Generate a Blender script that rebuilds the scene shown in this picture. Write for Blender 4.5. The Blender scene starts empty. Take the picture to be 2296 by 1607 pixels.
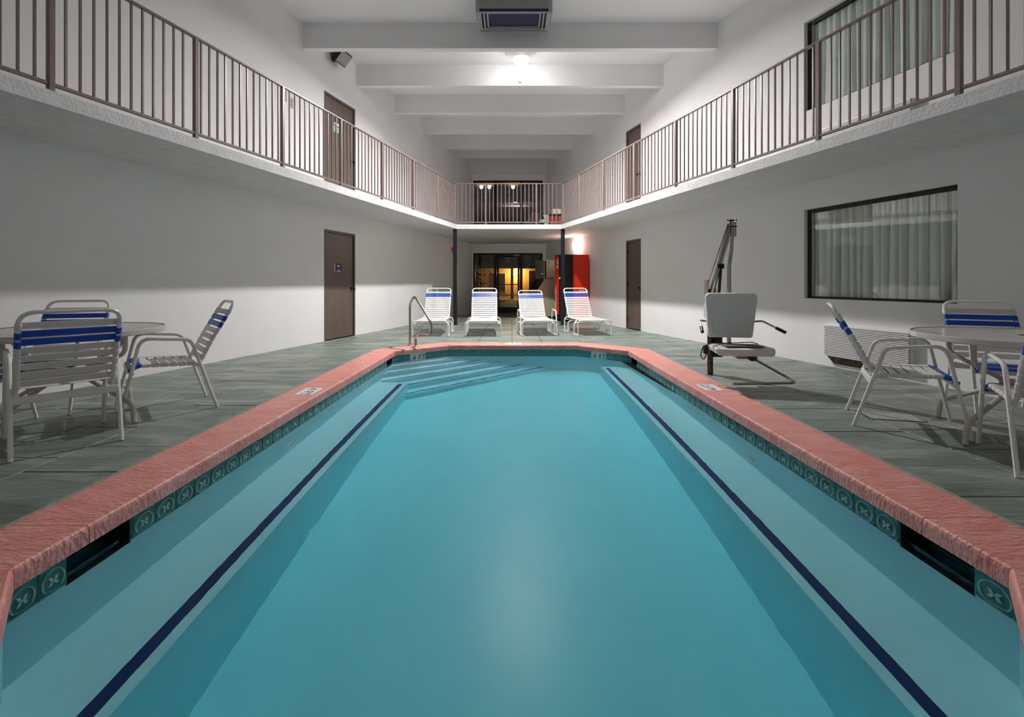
import bpy, math, random
from mathutils import Vector, Matrix
R = math.radians
random.seed(7)

# ------------------------------------------------------------------ camera, world, exposure
scene = bpy.context.scene
C = scene.collection
F_PX = 1050.0
cam_d = bpy.data.cameras.new('camera')
cam_d.sensor_width = 36.0
cam_d.lens = 36.0 * F_PX / 2296.0
cam_d.shift_y = -(803.5 - 633.0) / 2296.0
cam_d.clip_start = 0.05
cam_d.clip_end = 200
cam = bpy.data.objects.new('camera', cam_d)
C.objects.link(cam)
cam.location = (0, 0, 1.10)
cam.rotation_euler = (R(90), 0, 0)
scene.camera = cam

world = bpy.data.worlds.new('night')
scene.world = world
world.use_nodes = True
bg = world.node_tree.nodes['Background']
bg.inputs[0].default_value = (0.012, 0.014, 0.02, 1)
bg.inputs[1].default_value = 1.0

LAMP_POWER = 395.0        # the hall's ceiling lamp
EXPOSURE = 0.0
vs = scene.view_settings
vs.view_transform = 'Standard'
vs.look = 'None'
vs.gamma = 1.0
vs.exposure = EXPOSURE
vs.use_curve_mapping = False
scene.cycles.max_bounces = 9
scene.cycles.diffuse_bounces = 5
scene.cycles.glossy_bounces = 3
scene.cycles.transmission_bounces = 6
scene.cycles.use_light_tree = False
scene.cycles.adaptive_threshold = 0.04
scene.cycles.adaptive_min_samples = 16
scene.cycles.transparent_max_bounces = 12
scene.cycles.sample_clamp_indirect = 45.0
scene.cycles.blur_glossy = 1.0

# ------------------------------------------------------------------ materials
def lin(h):
    v = [int(h[i:i + 2], 16) / 255 for i in (0, 2, 4)]
    return tuple(c / 12.92 if c <= 0.04045 else ((c + 0.055) / 1.055) ** 2.4 for c in v) + (1,)

def base_mat(name):
    m = bpy.data.materials.new(name)
    m.use_nodes = True
    nt = m.node_tree
    return m, nt, nt.nodes['Principled BSDF']

def mat(name, col, rough=0.5, metal=0.0, col2=None, scale=8.0, stretch=(1, 1, 1), bump=0.0, bscale=None,
        emit=None, estr=0.0, spec=0.5, detail=5.0, contrast=(0.35, 0.65), coat=0.0):
    m, nt, b = base_mat(name)
    c1 = lin(col) if isinstance(col, str) else tuple(col) + (1,)
    b.inputs['Base Color'].default_value = c1
    b.inputs['Roughness'].default_value = rough
    b.inputs['Metallic'].default_value = metal
    b.inputs['Specular IOR Level'].default_value = spec
    b.inputs['Coat Weight'].default_value = coat
    if col2 or bump:
        g = nt.nodes.new('ShaderNodeNewGeometry')
        mp = nt.nodes.new('ShaderNodeMapping')
        mp.inputs['Scale'].default_value = stretch
        nt.links.new(g.outputs['Position'], mp.inputs['Vector'])
    if col2:
        c2 = lin(col2) if isinstance(col2, str) else tuple(col2) + (1,)
        n = nt.nodes.new('ShaderNodeTexNoise')
        n.inputs['Scale'].default_value = scale
        n.inputs['Detail'].default_value = detail
        n.inputs['Roughness'].default_value = 0.6
        nt.links.new(mp.outputs[0], n.inputs['Vector'])
        r = nt.nodes.new('ShaderNodeValToRGB')
        r.color_ramp.elements[0].position, r.color_ramp.elements[1].position = contrast
        r.color_ramp.elements[0].color, r.color_ramp.elements[1].color = c1, c2
        nt.links.new(n.outputs['Fac'], r.inputs['Fac'])
        nt.links.new(r.outputs['Color'], b.inputs['Base Color'])
    if bump:
        n2 = nt.nodes.new('ShaderNodeTexNoise')
        n2.inputs['Scale'].default_value = bscale or scale * 2
        n2.inputs['Detail'].default_value = 6
        nt.links.new(mp.outputs[0], n2.inputs['Vector'])
        bp = nt.nodes.new('ShaderNodeBump')
        bp.inputs['Strength'].default_value = 1.0
        bp.inputs['Distance'].default_value = bump
        nt.links.new(n2.outputs['Fac'], bp.inputs['Height'])
        nt.links.new(bp.outputs['Normal'], b.inputs['Normal'])
    if emit:
        b.inputs['Emission Color'].default_value = lin(emit) if isinstance(emit, str) else tuple(emit) + (1,)
        b.inputs['Emission Strength'].default_value = estr
    return m

def thin_glass(name, tint=(0.97, 0.99, 0.98), rough=0.0, refl=1.0):
    """a thin pane: see-through, with a mirror reflection that grows at grazing angles"""
    m = bpy.data.materials.new(name)
    m.use_nodes = True
    nt = m.node_tree
    nt.nodes.clear()
    out = nt.nodes.new('ShaderNodeOutputMaterial')
    mix = nt.nodes.new('ShaderNodeMixShader')
    tr = nt.nodes.new('ShaderNodeBsdfTransparent')
    tr.inputs[0].default_value = tuple(tint) + (1,)
    gl = nt.nodes.new('ShaderNodeBsdfGlossy')
    gl.inputs['Roughness'].default_value = rough
    lw = nt.nodes.new('ShaderNodeLayerWeight')
    lw.inputs['Blend'].default_value = 0.5
    pw = nt.nodes.new('ShaderNodeMath')
    pw.operation = 'POWER'
    pw.inputs[1].default_value = 4.0
    mu = nt.nodes.new('ShaderNodeMath')
    mu.operation = 'MULTIPLY_ADD'
    mu.inputs[1].default_value = 0.9
    mu.inputs[2].default_value = 0.05 * refl
    mu.use_clamp = True
    nt.links.new(lw.outputs['Facing'], pw.inputs[0])
    nt.links.new(pw.outputs[0], mu.inputs[0])
    nt.links.new(mu.outputs[0], mix.inputs[0])
    nt.links.new(tr.outputs[0], mix.inputs[1])
    nt.links.new(gl.outputs[0], mix.inputs[2])
    nt.links.new(mix.outputs[0], out.inputs[0])
    return m

def water_mat():
    m = bpy.data.materials.new('pool water')
    m.use_nodes = True
    nt = m.node_tree
    nt.nodes.clear()
    out = nt.nodes.new('ShaderNodeOutputMaterial')
    g = nt.nodes.new('ShaderNodeBsdfRefraction')
    g.inputs['IOR'].default_value = 1.333
    g.inputs['Roughness'].default_value = 0.03
    gl = nt.nodes.new('ShaderNodeBsdfGlossy')
    gl.inputs['Roughness'].default_value = 0.33
    fr = nt.nodes.new('ShaderNodeFresnel')
    fr.inputs['IOR'].default_value = 1.333
    mx = nt.nodes.new('ShaderNodeMixShader')
    sc_ = nt.nodes.new('ShaderNodeMath')
    sc_.operation = 'MULTIPLY'
    sc_.inputs[1].default_value = 0.22
    nt.links.new(fr.outputs[0], sc_.inputs[0])
    nt.links.new(sc_.outputs[0], mx.inputs[0])
    nt.links.new(g.outputs[0], mx.inputs[1])
    nt.links.new(gl.outputs[0], mx.inputs[2])
    geo = nt.nodes.new('ShaderNodeNewGeometry')
    n = nt.nodes.new('ShaderNodeTexNoise')
    n.inputs['Scale'].default_value = 5.0
    n.inputs['Detail'].default_value = 2.0
    nt.links.new(geo.outputs['Position'], n.inputs['Vector'])
    bp = nt.nodes.new('ShaderNodeBump')
    bp.inputs['Strength'].default_value = 0.6
    bp.inputs['Distance'].default_value = 0.003
    nt.links.new(n.outputs['Fac'], bp.inputs['Height'])
    nt.links.new(bp.outputs['Normal'], g.inputs['Normal'])
    nt.links.new(bp.outputs['Normal'], gl.inputs['Normal'])
    va = nt.nodes.new('ShaderNodeVolumeAbsorption')
    va.inputs['Color'].default_value = (0.0, 0.87, 0.96, 1)
    va.inputs['Density'].default_value = 0.42
    nt.links.new(mx.outputs[0], out.inputs['Surface'])
    nt.links.new(va.outputs[0], out.inputs['Volume'])
    return m

M = {}
M['wall'] = mat('painted stucco wall', (0.87, 0.865, 0.855), 0.75, col2=(0.835, 0.83, 0.82), scale=1.3, bump=0.0015, bscale=26, spec=0.3)
M['ceiling'] = mat('painted concrete ceiling', (0.83, 0.825, 0.825), 0.7, col2=(0.80, 0.795, 0.795), scale=1.0, bump=0.001, bscale=14, spec=0.3)
M['fascia'] = mat('chipped painted concrete edge', (0.82, 0.81, 0.795), 0.7, col2=(0.74, 0.73, 0.715), scale=9, bump=0.006, bscale=40)
M['soffit'] = mat('painted soffit', (0.74, 0.745, 0.73), 0.45, col2=(0.70, 0.705, 0.69), scale=0.8, bump=0.001, bscale=6)
def slate_mat():
    m, nt, b = base_mat('grey green stamped slate')
    g = nt.nodes.new('ShaderNodeNewGeometry')
    def noise(scale, stretch, detail=7.0, rough=0.62, dist=0.0):
        mp = nt.nodes.new('ShaderNodeMapping')
        mp.inputs['Scale'].default_value = stretch
        nt.links.new(g.outputs['Position'], mp.inputs['Vector'])
        n = nt.nodes.new('ShaderNodeTexNoise')
        n.inputs['Scale'].default_value = scale
        n.inputs['Detail'].default_value = detail
        n.inputs['Roughness'].default_value = rough
        n.inputs['Distortion'].default_value = dist
        nt.links.new(mp.outputs[0], n.inputs['Vector'])
        return n
    n1 = noise(2.4, (0.6, 1.7, 1), dist=0.8)
    r = nt.nodes.new('ShaderNodeValToRGB')
    e = r.color_ramp.elements
    e[0].position, e[0].color = 0.30, lin('5f6a62')
    e[1].position, e[1].color = 0.74, lin('adaea6')
    k = e.new(0.5); k.color = lin('7e897f')
    nt.links.new(n1.outputs['Fac'], r.inputs['Fac'])
    n2 = noise(0.9, (1, 1.2, 1), 4.0)
    r2 = nt.nodes.new('ShaderNodeValToRGB')
    r2.color_ramp.elements[0].position, r2.color_ramp.elements[1].position = 0.55, 0.75
    nt.links.new(n2.outputs['Fac'], r2.inputs['Fac'])
    mx = nt.nodes.new('ShaderNodeMix')
    mx.data_type = 'RGBA'
    nt.links.new(r2.outputs['Color'], mx.inputs[0])
    nt.links.new(r.outputs['Color'], mx.inputs[6])
    mx.inputs[7].default_value = lin('9a918b')
    nt.links.new(mx.outputs[2], b.inputs['Base Color'])
    n3 = noise(7.0, (0.5, 2.2, 1), 9.0, 0.6, 1.2)
    bp = nt.nodes.new('ShaderNodeBump')
    bp.inputs['Strength'].default_value = 1.0
    bp.inputs['Distance'].default_value = 0.012
    nt.links.new(n3.outputs['Fac'], bp.inputs['Height'])
    nt.links.new(bp.outputs['Normal'], b.inputs['Normal'])
    b.inputs['Roughness'].default_value = 0.45
    return m
M['slate'] = slate_mat()
M['joint'] = mat('dark slab joint', '3b3e3a', 0.9)
M['grout'] = mat('pale mortar strip', 'a5a49d', 0.9, col2='8e8d86', scale=18, bump=0.004, bscale=40)
M['coping'] = mat('red textured precast coping', 'dc8377', 0.4, col2='efaaa0', scale=5, stretch=(0.8, 2.0, 1), bump=0.012, bscale=26, detail=8, contrast=(0.3, 0.7))
M['tile_dark'] = mat('teal glazed tile', '2f6d69', 0.12, col2='44858a', scale=16, coat=0.3)
M['tile_light'] = mat('pale teal relief', '93b5ad', 0.2, coat=0.3)
M['tile_grout'] = mat('pale teal grout', '6f9792', 0.7)
M['tile_white'] = mat('white glazed tile', 'd8d8c8', 0.2, coat=0.3)
M['black_ink'] = mat('black lettering', '0c0d0d', 0.4)
M['plaster'] = mat('pool plaster', (0.70, 0.93, 0.97), 0.8, col2=(0.66, 0.90, 0.95), scale=2)
M['stripe'] = mat('navy blue tile stripe', (0.004, 0.02, 0.14), 0.4)
M['water'] = water_mat()
M['skimmer'] = mat('dark skimmer throat', '0d2a2c', 0.4)
M['rail'] = mat('brown painted iron', '85746f', 0.38, col2='90807a', scale=30)
M['door'] = mat('brown painted door', '6c5e55', 0.38, col2='62544b', scale=7, stretch=(1, 1, 0.25), bump=0.001, bscale=60)
M['doorframe'] = mat('brown painted door frame', '63554c', 0.4)
M['hinge'] = mat('black hinge', '14110f', 0.4, metal=0.4)
M['knob'] = mat('dark bronze knob', '1d1815', 0.3, metal=0.8)
M['brass'] = mat('brass knob', 'b08a45', 0.25, metal=1.0)
M['white_frame'] = mat('white powder coated tube', 'eeeee8', 0.28, coat=0.2)
M['white_strap'] = mat('white vinyl strap', 'e2e0de', 0.35)
M['blue_strap'] = mat('blue vinyl strap', '1450c4', 0.35)
M['cream_strap'] = mat('cream vinyl strap', 'ded9cf', 0.35)
M['table_white'] = mat('white fibreglass top', 'd2cdc8', 0.22, coat=0.3)
M['table_glass'] = mat('hammered grey acrylic top', 'a4a49d', 0.18, col2='b4b3ac', scale=30, bump=0.002, bscale=60)
M['table_edge'] = mat('dark rim gasket', '5c574c', 0.5)
M['table_leg'] = mat('cream table frame', 'cfc9bb', 0.3)
M['steel'] = mat('stainless steel', 'b9b6ae', 0.22, metal=1.0)
M['steel_dark'] = mat('brushed stainless panel', 'a89f90', 0.3, metal=0.6)
M['steel_pale'] = mat('pale brushed panel', 'c2b89f', 0.35, metal=0.15)
M['galv'] = mat('weathered metal post', '6f6558', 0.4, metal=0.8, col2='3f2c20', scale=25)
M['black'] = mat('black plastic', '0c0c0d', 0.4)
M['black_iron'] = mat('black painted steel column', '17151a', 0.4, col2='23202a', scale=30)
M['lift_seat'] = mat('milky white plastic', 'e9e9e5', 0.3)
M['mesh_fabric'] = mat('grey mesh fabric', '75766f', 0.8)
M['bronze'] = mat('dark bronze aluminium', '1e1411', 0.35, metal=0.3)
M['winframe'] = mat('black window frame', '0f0e0e', 0.5)
M['glass'] = thin_glass('window glass', refl=1.3)
M['glass_door'] = thin_glass('storefront glass', tint=(0.88, 0.88, 0.85), refl=0.9)
M['curtain'] = mat('pale grey curtain', 'e6e9e5', 0.8)
M['dark_room'] = mat('unlit room', '1a1b1c', 0.9)
M['vent'] = mat('grey painted metal', '9a999c', 0.4)
M['vent_dark'] = mat('dark filter mesh', '2f3050', 0.8)
M['vent_box'] = mat('galvanised duct', '8f8e90', 0.4, metal=0.3)
M['lamp_glow'] = mat('glowing lamp lens', 'ffffff', 0.4, emit=(1.0, 0.965, 0.96), estr=70)
M['sconce_glow'] = mat('glowing opal glass', 'ffffff', 0.4, emit=(1.0, 0.93, 0.82), estr=48)
M['warm_glow'] = mat('glowing amber lamp', 'ffffff', 0.4, emit=(1.0, 0.62, 0.22), estr=120)
M['warm_dim'] = mat('amber globe', 'ffe7c0', 0.4, emit=(1.0, 0.72, 0.35), estr=8)
M['white'] = mat('white enamel', 'ececec', 0.4)
M['red'] = mat('red enamel panel', (0.95, 0.03, 0.01), 0.35, coat=0.1)
M['red_dark'] = mat('dark red panel', (0.30, 0.01, 0.01), 0.3, coat=0.4)
M['orange'] = mat('orange print', 'd77a28', 0.4)
M['white_print'] = mat('white print', 'e9e6e2', 0.4)
M['navy_sign'] = mat('navy sign', '17104f', 0.35)
M['sign_cream'] = mat('cream sign strip', 'b9b184', 0.5)
M['sign_green'] = mat('pale green sign', '8fb7a0', 0.4)
M['beige_plate'] = mat('beige plate', 'a7998c', 0.5)
M['led_green'] = mat('green lamp', '10ff80', 0.4, emit=(0.05, 1.0, 0.4), estr=2)
M['led_blue'] = mat('blue lamp', '6060ff', 0.4, emit=(0.35, 0.3, 1.0), estr=4)
M['blue_tag'] = mat('blue sticker', '5f93c4', 0.5)
M['brown_pad'] = mat('brown upholstery', '6d4b43', 0.8)
M['dark_bag'] = mat('dark bag cloth', '1a1418', 0.7)
M['bottle'] = mat('dark bottle', '170f14', 0.25)
M['teal_label'] = mat('teal label', '7fc4c6', 0.5)
M['red_tub'] = mat('red tub', '8e3b35', 0.5)
M['carton'] = mat('white carton', 'c6bdb2', 0.7)
M['alarm_red'] = mat('alarm red', '8a1414', 0.4)
M['ext_wall'] = mat('tan exterior wall', 'a98a58', 0.8, col2='96794a', scale=3)
M['ext_trim'] = mat('pale exterior trim', 'b8a88a', 0.7)
M['ext_dark'] = mat('dark exterior window', '2a2118', 0.25)
M['ext_ground'] = mat('exterior paving', '6a5a44', 0.8, col2='52452f', scale=2)
M['leaf'] = mat('dusty green leaf', '55603a', 0.6)
M['bark'] = mat('brown trunk', '4a3826', 0.8)

for k_ in ('led_green', 'led_blue', 'warm_dim', 'warm_glow'):
    M[k_].cycles.emission_sampling = 'NONE'

# ------------------------------------------------------------------ mesh helpers
class MB:
    def __init__(s):
        s.v, s.f, s.mi = [], [], []
    def add(s, vs_, fs, mi=0):
        o = len(s.v)
        s.v += [tuple(p) for p in vs_]
        s.f += [tuple(i + o for i in f) for f in fs]
        s.mi += [mi] * len(fs)
        return s
    def box(s, x0, x1, y0, y1, z0, z1, mi=0, xf=None):
        p = [(x, y, z) for z in (z0, z1) for y in (y0, y1) for x in (x0, x1)]
        if xf:
            p = [xf @ Vector(q) for q in p]
        return s.add(p, [(0, 2, 3, 1), (4, 5, 7, 6), (0, 1, 5, 4), (2, 6, 7, 3), (0, 4, 6, 2), (1, 3, 7, 5)], mi)
    def bbox(s, x0, x1, y0, y1, z0, z1, b=0.005, mi=0):
        """box with chamfered edges"""
        x0, x1 = min(x0, x1), max(x0, x1); y0, y1 = min(y0, y1), max(y0, y1); z0, z1 = min(z0, z1), max(z0, z1)
        b = min(b, (x1 - x0) * .45, (y1 - y0) * .45, (z1 - z0) * .45)
        vs_, idx = [], {}
        for ix, (X, dx) in enumerate(((x0, b), (x1, -b))):
            for iy, (Y, dy) in enumerate(((y0, b), (y1, -b))):
                for iz, (Z, dz) in enumerate(((z0, b), (z1, -b))):
                    idx[ix, iy, iz] = len(vs_)
                    vs_ += [(X, Y + dy, Z + dz), (X + dx, Y, Z + dz), (X + dx, Y + dy, Z)]
        g = lambda a, k: idx[a] + k
        fs = []
        for i in (0, 1):
            q = [g((i, 0, 0), 0), g((i, 1, 0), 0), g((i, 1, 1), 0), g((i, 0, 1), 0)]; fs.append(q if i else q[::-1])
            q = [g((0, i, 0), 1), g((0, i, 1), 1), g((1, i, 1), 1), g((1, i, 0), 1)]; fs.append(q if i else q[::-1])
            q = [g((0, 0, i), 2), g((1, 0, i), 2), g((1, 1, i), 2), g((0, 1, i), 2)]; fs.append(q if i else q[::-1])
        for i in (0, 1):
            for j in (0, 1):
                fs.append((g((0, i, j), 1), g((1, i, j), 1), g((1, i, j), 2), g((0, i, j), 2)))
                fs.append((g((i, 0, j), 0), g((i, 1, j), 0), g((i, 1, j), 2), g((i, 0, j), 2)))
                fs.append((g((i, j, 0), 0), g((i, j, 1), 0), g((i, j, 1), 1), g((i, j, 0), 1)))
        for a in idx:
            fs.append((g(a, 0), g(a, 1), g(a, 2)))
        return s.add(vs_, fs, mi)
    def prism(s, poly, z0, z1, mi=0, bevel=0.0):
        n = len(poly)
        if bevel:
            cx = sum(p[0] for p in poly) / n; cy = sum(p[1] for p in poly) / n
            top = []
            for p in poly:
                d = math.hypot(p[0] - cx, p[1] - cy) or 1
                k = max(0.0, 1 - bevel * 1.3 / d)
                top.append((cx + (p[0] - cx) * k, cy + (p[1] - cy) * k, z1))
            vs_ = [(p[0], p[1], z0) for p in poly] + [(p[0], p[1], z1 - bevel) for p in poly] + top
            fs = [tuple(range(n))[::-1], tuple(range(2 * n, 3 * n))]
            for k in range(2):
                for i in range(n):
                    j = (i + 1) % n
                    fs.append((k * n + i, k * n + j, (k + 1) * n + j, (k + 1) * n + i))
        else:
            vs_ = [(p[0], p[1], z0) for p in poly] + [(p[0], p[1], z1) for p in poly]
            fs = [tuple(range(n))[::-1], tuple(range(n, 2 * n))]
            for i in range(n):
                j = (i + 1) % n
                fs.append((i, j, n + j, n + i))
        return s.add(vs_, fs, mi)
    def tube(s, path, r, n=8, closed=False, mi=0, flat=1.0):
        P = [Vector(p) for p in path]
        m = len(P)
        rings = []
        up = None
        for i in range(m):
            a = P[i - 1] if (i or closed) else P[i]
            c = P[(i + 1) % m] if (i < m - 1 or closed) else P[i]
            t = (c - a)
            if t.length < 1e-9:
                t = Vector((0, 0, 1))
            t.normalize()
            if up is None:
                up = Vector((0, 0, 1)) if abs(t.z) < 0.9 else Vector((1, 0, 0))
            u = up - t * up.dot(t)
            if u.length < 1e-6:
                u = t.orthogonal()
            u.normalize()
            up = u
            w = t.cross(u)
            rings.append([P[i] + (u * math.cos(2 * math.pi * k / n) * r * flat + w * math.sin(2 * math.pi * k / n) * r) for k in range(n)])
        vs_ = [q for rg in rings for q in rg]
        fs = []
        for i in range(m if closed else m - 1):
            j = (i + 1) % m
            for k in range(n):
                l = (k + 1) % n
                fs.append((i * n + k, i * n + l, j * n + l, j * n + k))
        if not closed:
            fs.append(tuple(range(n))[::-1])
            fs.append(tuple(range((m - 1) * n, m * n)))
        return s.add(vs_, fs, mi)
    def lathe(s, prof, n=24, mi=0, c=(0, 0, 0), cap=True):
        vs_ = []
        for (r, z) in prof:
            for k in range(n):
                a = 2 * math.pi * k / n
                vs_.append((c[0] + r * math.cos(a), c[1] + r * math.sin(a), c[2] + z))
        fs = []
        m = len(prof)
        for i in range(m - 1):
            for k in range(n):
                l = (k + 1) % n
                fs.append((i * n + k, i * n + l, (i + 1) * n + l, (i + 1) * n + k))
        if cap:
            fs.append(tuple(range(n))[::-1])
            fs.append(tuple(range((m - 1) * n, m * n)))
        return s.add(vs_, fs, mi)
    def mesh(s, name):
        me = bpy.data.meshes.new(name)
        me.from_pydata(s.v, [], s.f)
        me.polygons.foreach_set('material_index', s.mi)
        me.update()
        return me
    def build(s, name, mats, parent=None, smooth=False, loc=None, rot=None):
        me = s.mesh(name)
        for m in (mats if isinstance(mats, (list, tuple)) else [mats]):
            me.materials.append(M[m] if isinstance(m, str) else m)
        if smooth:
            me.polygons.foreach_set('use_smooth', [True] * len(me.polygons))
            try:
                me.set_sharp_from_angle(angle=R(40))
            except Exception:
                pass
        return place(name, me, parent, loc, rot)

def place(name, me, parent=None, loc=None, rot=None):
    o = bpy.data.objects.new(name, me)
    C.objects.link(o)
    if parent:
        o.parent = parent
    if loc:
        o.location = loc
    if rot:
        o.rotation_euler = rot
    return o

def tag(o, label=None, cat=None, group=None, kind=None):
    if label: o['label'] = label
    if cat: o['category'] = cat
    if group: o['group'] = group
    if kind: o['kind'] = kind
    return o

def thing(name, label, cat, loc=(0, 0, 0), rotz=0.0, group=None, kind=None):
    o = bpy.data.objects.new(name, None)
    C.objects.link(o)
    o.location = loc
    o.rotation_euler = (0, 0, rotz)
    return tag(o, label, cat, group, kind)

def copy_tree(o, parent=None):
    c = o.copy()
    C.objects.link(c)
    c.parent = parent
    for ch in list(o.children):
        copy_tree(ch, c)
    return c

def fillet(pts, r, n=5):
    """round the corners of a 3-D polyline"""
    P = [Vector(p) for p in pts]
    out = [P[0]]
    for i in range(1, len(P) - 1):
        a, b, c = P[i - 1], P[i], P[i + 1]
        u, w = (a - b), (c - b)
        lu, lw = u.length, w.length
        u.normalize(); w.normalize()
        ang = u.angle(w)
        rr = r[i - 1] if isinstance(r, (list, tuple)) else r
        d = min(rr / max(math.tan(ang / 2), 1e-3), lu * .48, lw * .48)
        p0, p1 = b + u * d, b + w * d
        for k in range(n + 1):
            t = k / n
            out.append(p0 * (1 - t) ** 2 + b * 2 * t * (1 - t) + p1 * t * t)
    out.append(P[-1])
    return out

def text_mesh(name, body, size, mat_, parent, loc, rot, align='CENTER', depth=0.001, sx=1.0):
    cu = bpy.data.curves.new(name, 'FONT')
    cu.body = body
    cu.size = size
    cu.align_x = align
    cu.align_y = 'CENTER'
    cu.extrude = depth
    cu.resolution_u = 2
    tmp = bpy.data.objects.new(name + '_tmp', cu)
    C.objects.link(tmp)
    bpy.context.view_layer.update()
    me = bpy.data.meshes.new_from_object(tmp)
    bpy.data.objects.remove(tmp)
    me.materials.clear()
    me.materials.append(M[mat_])
    o = place(name, me, parent, loc, rot)
    o.scale = (sx, 1, 1)
    return o

def offset_poly(P, d):
    n = len(P)
    out = []
    for i in range(n):
        a, b, c = Vector(P[i - 1]), Vector(P[i]), Vector(P[(i + 1) % n])
        e1, e2 = (b - a).normalized(), (c - b).normalized()
        n1, n2 = Vector((e1.y, -e1.x)), Vector((e2.y, -e2.x))
        k = d / (1 + n1.dot(n2))
        q = b + (n1 + n2) * k
        out.append((q.x, q.y))
    return out

def clip(poly, px, py, nx, ny):
    """keep the part of a polygon where (p - P).n >= 0"""
    out = []
    n = len(poly)
    for i in range(n):
        a, b = poly[i], poly[(i + 1) % n]
        da = (a[0] - px) * nx + (a[1] - py) * ny
        db = (b[0] - px) * nx + (b[1] - py) * ny
        if da >= 0:
            out.append(a)
        if (da >= 0) != (db >= 0):
            t = da / (da - db)
            out.append((a[0] + (b[0] - a[0]) * t, a[1] + (b[1] - a[1]) * t))
    return out

def area(p):
    return abs(sum(p[i - 1][0] * p[i][1] - p[i][0] * p[i - 1][1] for i in range(len(p)))) / 2

def wall_holes(x0, x1, z0, z1, holes, th):
    """a solid wall in the local x-z plane (front at y=0, back at y=th) with rectangular openings"""
    mb = MB()
    xs = sorted({x0, x1, *[h[0] for h in holes], *[h[1] for h in holes]})
    zs = sorted({z0, z1, *[h[2] for h in holes], *[h[3] for h in holes]})
    solid = lambda x, z: x0 < x < x1 and z0 < z < z1 and not any(h[0] < x < h[1] and h[2] < z < h[3] for h in holes)
    for i in range(len(xs) - 1):
        for j in range(len(zs) - 1):
            a, b, c, d = xs[i], xs[i + 1], zs[j], zs[j + 1]
            mx, mz = (a + b) / 2, (c + d) / 2
            if not solid(mx, mz):
                continue
            mb.add([(a, 0, c), (b, 0, c), (b, 0, d), (a, 0, d)], [(0, 1, 2, 3)])
            mb.add([(a, th, c), (b, th, c), (b, th, d), (a, th, d)], [(3, 2, 1, 0)])
            e = 1e-4
            if not solid(a - e, mz): mb.add([(a, 0, c), (a, 0, d), (a, th, d), (a, th, c)], [(0, 1, 2, 3)])
            if not solid(b + e, mz): mb.add([(b, 0, c), (b, th, c), (b, th, d), (b, 0, d)], [(0, 1, 2, 3)])
            if not solid(mx, c - e): mb.add([(a, 0, c), (a, th, c), (b, th, c), (b, 0, c)], [(0, 1, 2, 3)])
            if not solid(mx, d + e): mb.add([(a, 0, d), (b, 0, d), (b, th, d), (a, th, d)], [(0, 1, 2, 3)])
    return mb

# ------------------------------------------------------------------ the plan of the hall
SL, SR = 0.261, 0.2795
XL = lambda y: -5.80 + SL * y
XR = lambda y: 5.89 - SR * y
KL, KR = math.hypot(1, SL), math.hypot(1, SR)
FAR = 16.75
BACK = -1.3  # unseen end wall, set close behind the viewer to bounce light forward
FLOOR2, SOFFIT, CEIL, BEAM_B = 2.594, 2.478, 5.64, 5.20
# wall frames: local x to the right of someone facing the wall, local y into the wall
ROT_L = math.atan2(1, SL)
ROT_R = math.atan2(-1, SR)
def on_left(y, off=0.0, z=0.0):       # off: distance into the room
    return (XL(y) + off / KL, y - off * SL / KL, z)
def on_right(y, off=0.0, z=0.0):
    return (XR(y) - off / KR, y - off * SR / KR, z)
def wl(y): return y * KL              # local x on the left wall whose origin is at y = 0
def wr(y): return -y * KR

# walls -------------------------------------------------------------------
DOOR_L = (8.76, 9.73)
DOOR_R = (10.62, 11.255)
WIN_R = (4.785, 6.52)
mb = wall_holes(wl(BACK), wl(FAR) + .3, -.05, 6.0,
                [(wl(DOOR_L[0]), wl(DOOR_L[1]), -.02, 2.10), (wl(DOOR_L[0]), wl(DOOR_L[1]), FLOOR2, FLOOR2 + 2.10)], .22)
tag(mb.build('wall_left', 'wall', loc=(XL(0), 0, 0), rot=(0, 0, ROT_L)), 'off-white stucco wall on the left with two brown doors', 'wall', kind='structure')
mb = wall_holes(wr(FAR) - .3, wr(BACK), -.05, 6.0,
                [(wr(DOOR_R[1]), wr(DOOR_R[0]), -.02, 2.10), (wr(DOOR_R[1]), wr(DOOR_R[0]), FLOOR2, FLOOR2 + 2.12),
                 (wr(WIN_R[1]), wr(WIN_R[0]), .88, 2.11), (wr(WIN_R[1]), wr(WIN_R[0]), 3.47, 4.71)], .22)
tag(mb.build('wall_right', 'wall', loc=(XR(0), 0, 0), rot=(0, 0, ROT_R)), 'off-white stucco wall on the right with two curtained windows', 'wall', kind='structure')
GX0, GX1 = -1.388, 1.10
mb = wall_holes(-1.9, 1.7, -.05, 6.0, [(GX0, GX1, -.04, 2.15), (GX0, GX1, FLOOR2 + .0, 4.75)], .2)
tag(mb.build('wall_far', 'wall', loc=(0, FAR, 0)), 'narrow off-white end wall holding the glass entrance', 'wall', kind='structure')
mb = MB().box(-7.2, 7.4, BACK - .2, BACK, -.05, 6.0)
tag(mb.build('wall_back', 'wall'), 'off-white wall behind the viewer', 'wall', kind='structure')
mb = MB().prism([(XL(BACK) - .3, BACK - .2), (XR(BACK) + .3, BACK - .2), (XR(FAR) + .3, FAR + .2), (XL(FAR) - .3, FAR + .2)], CEIL, CEIL + .2)
tag(mb.build('ceiling', 'ceiling'), 'off-white concrete ceiling slab above the beams', 'ceiling', kind='structure')
BEAMS = [3.55, 5.10, 6.65, 8.20, 9.76, 11.32, 12.87, 14.40, 15.42]
for i, y in enumerate(BEAMS):
    mb = MB().prism([(XL(y) - .06, y), (XR(y) + .06, y), (XR(y + .13) + .06, y + .13), (XL(y + .13) - .06, y + .13)], BEAM_B, CEIL + .02)
    tag(mb.build('ceiling_beam', 'ceiling'), 'white concrete ceiling beam, number %d from the glass end' % (len(BEAMS) - i), 'beam', 'ceiling beams', kind='structure')
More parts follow.
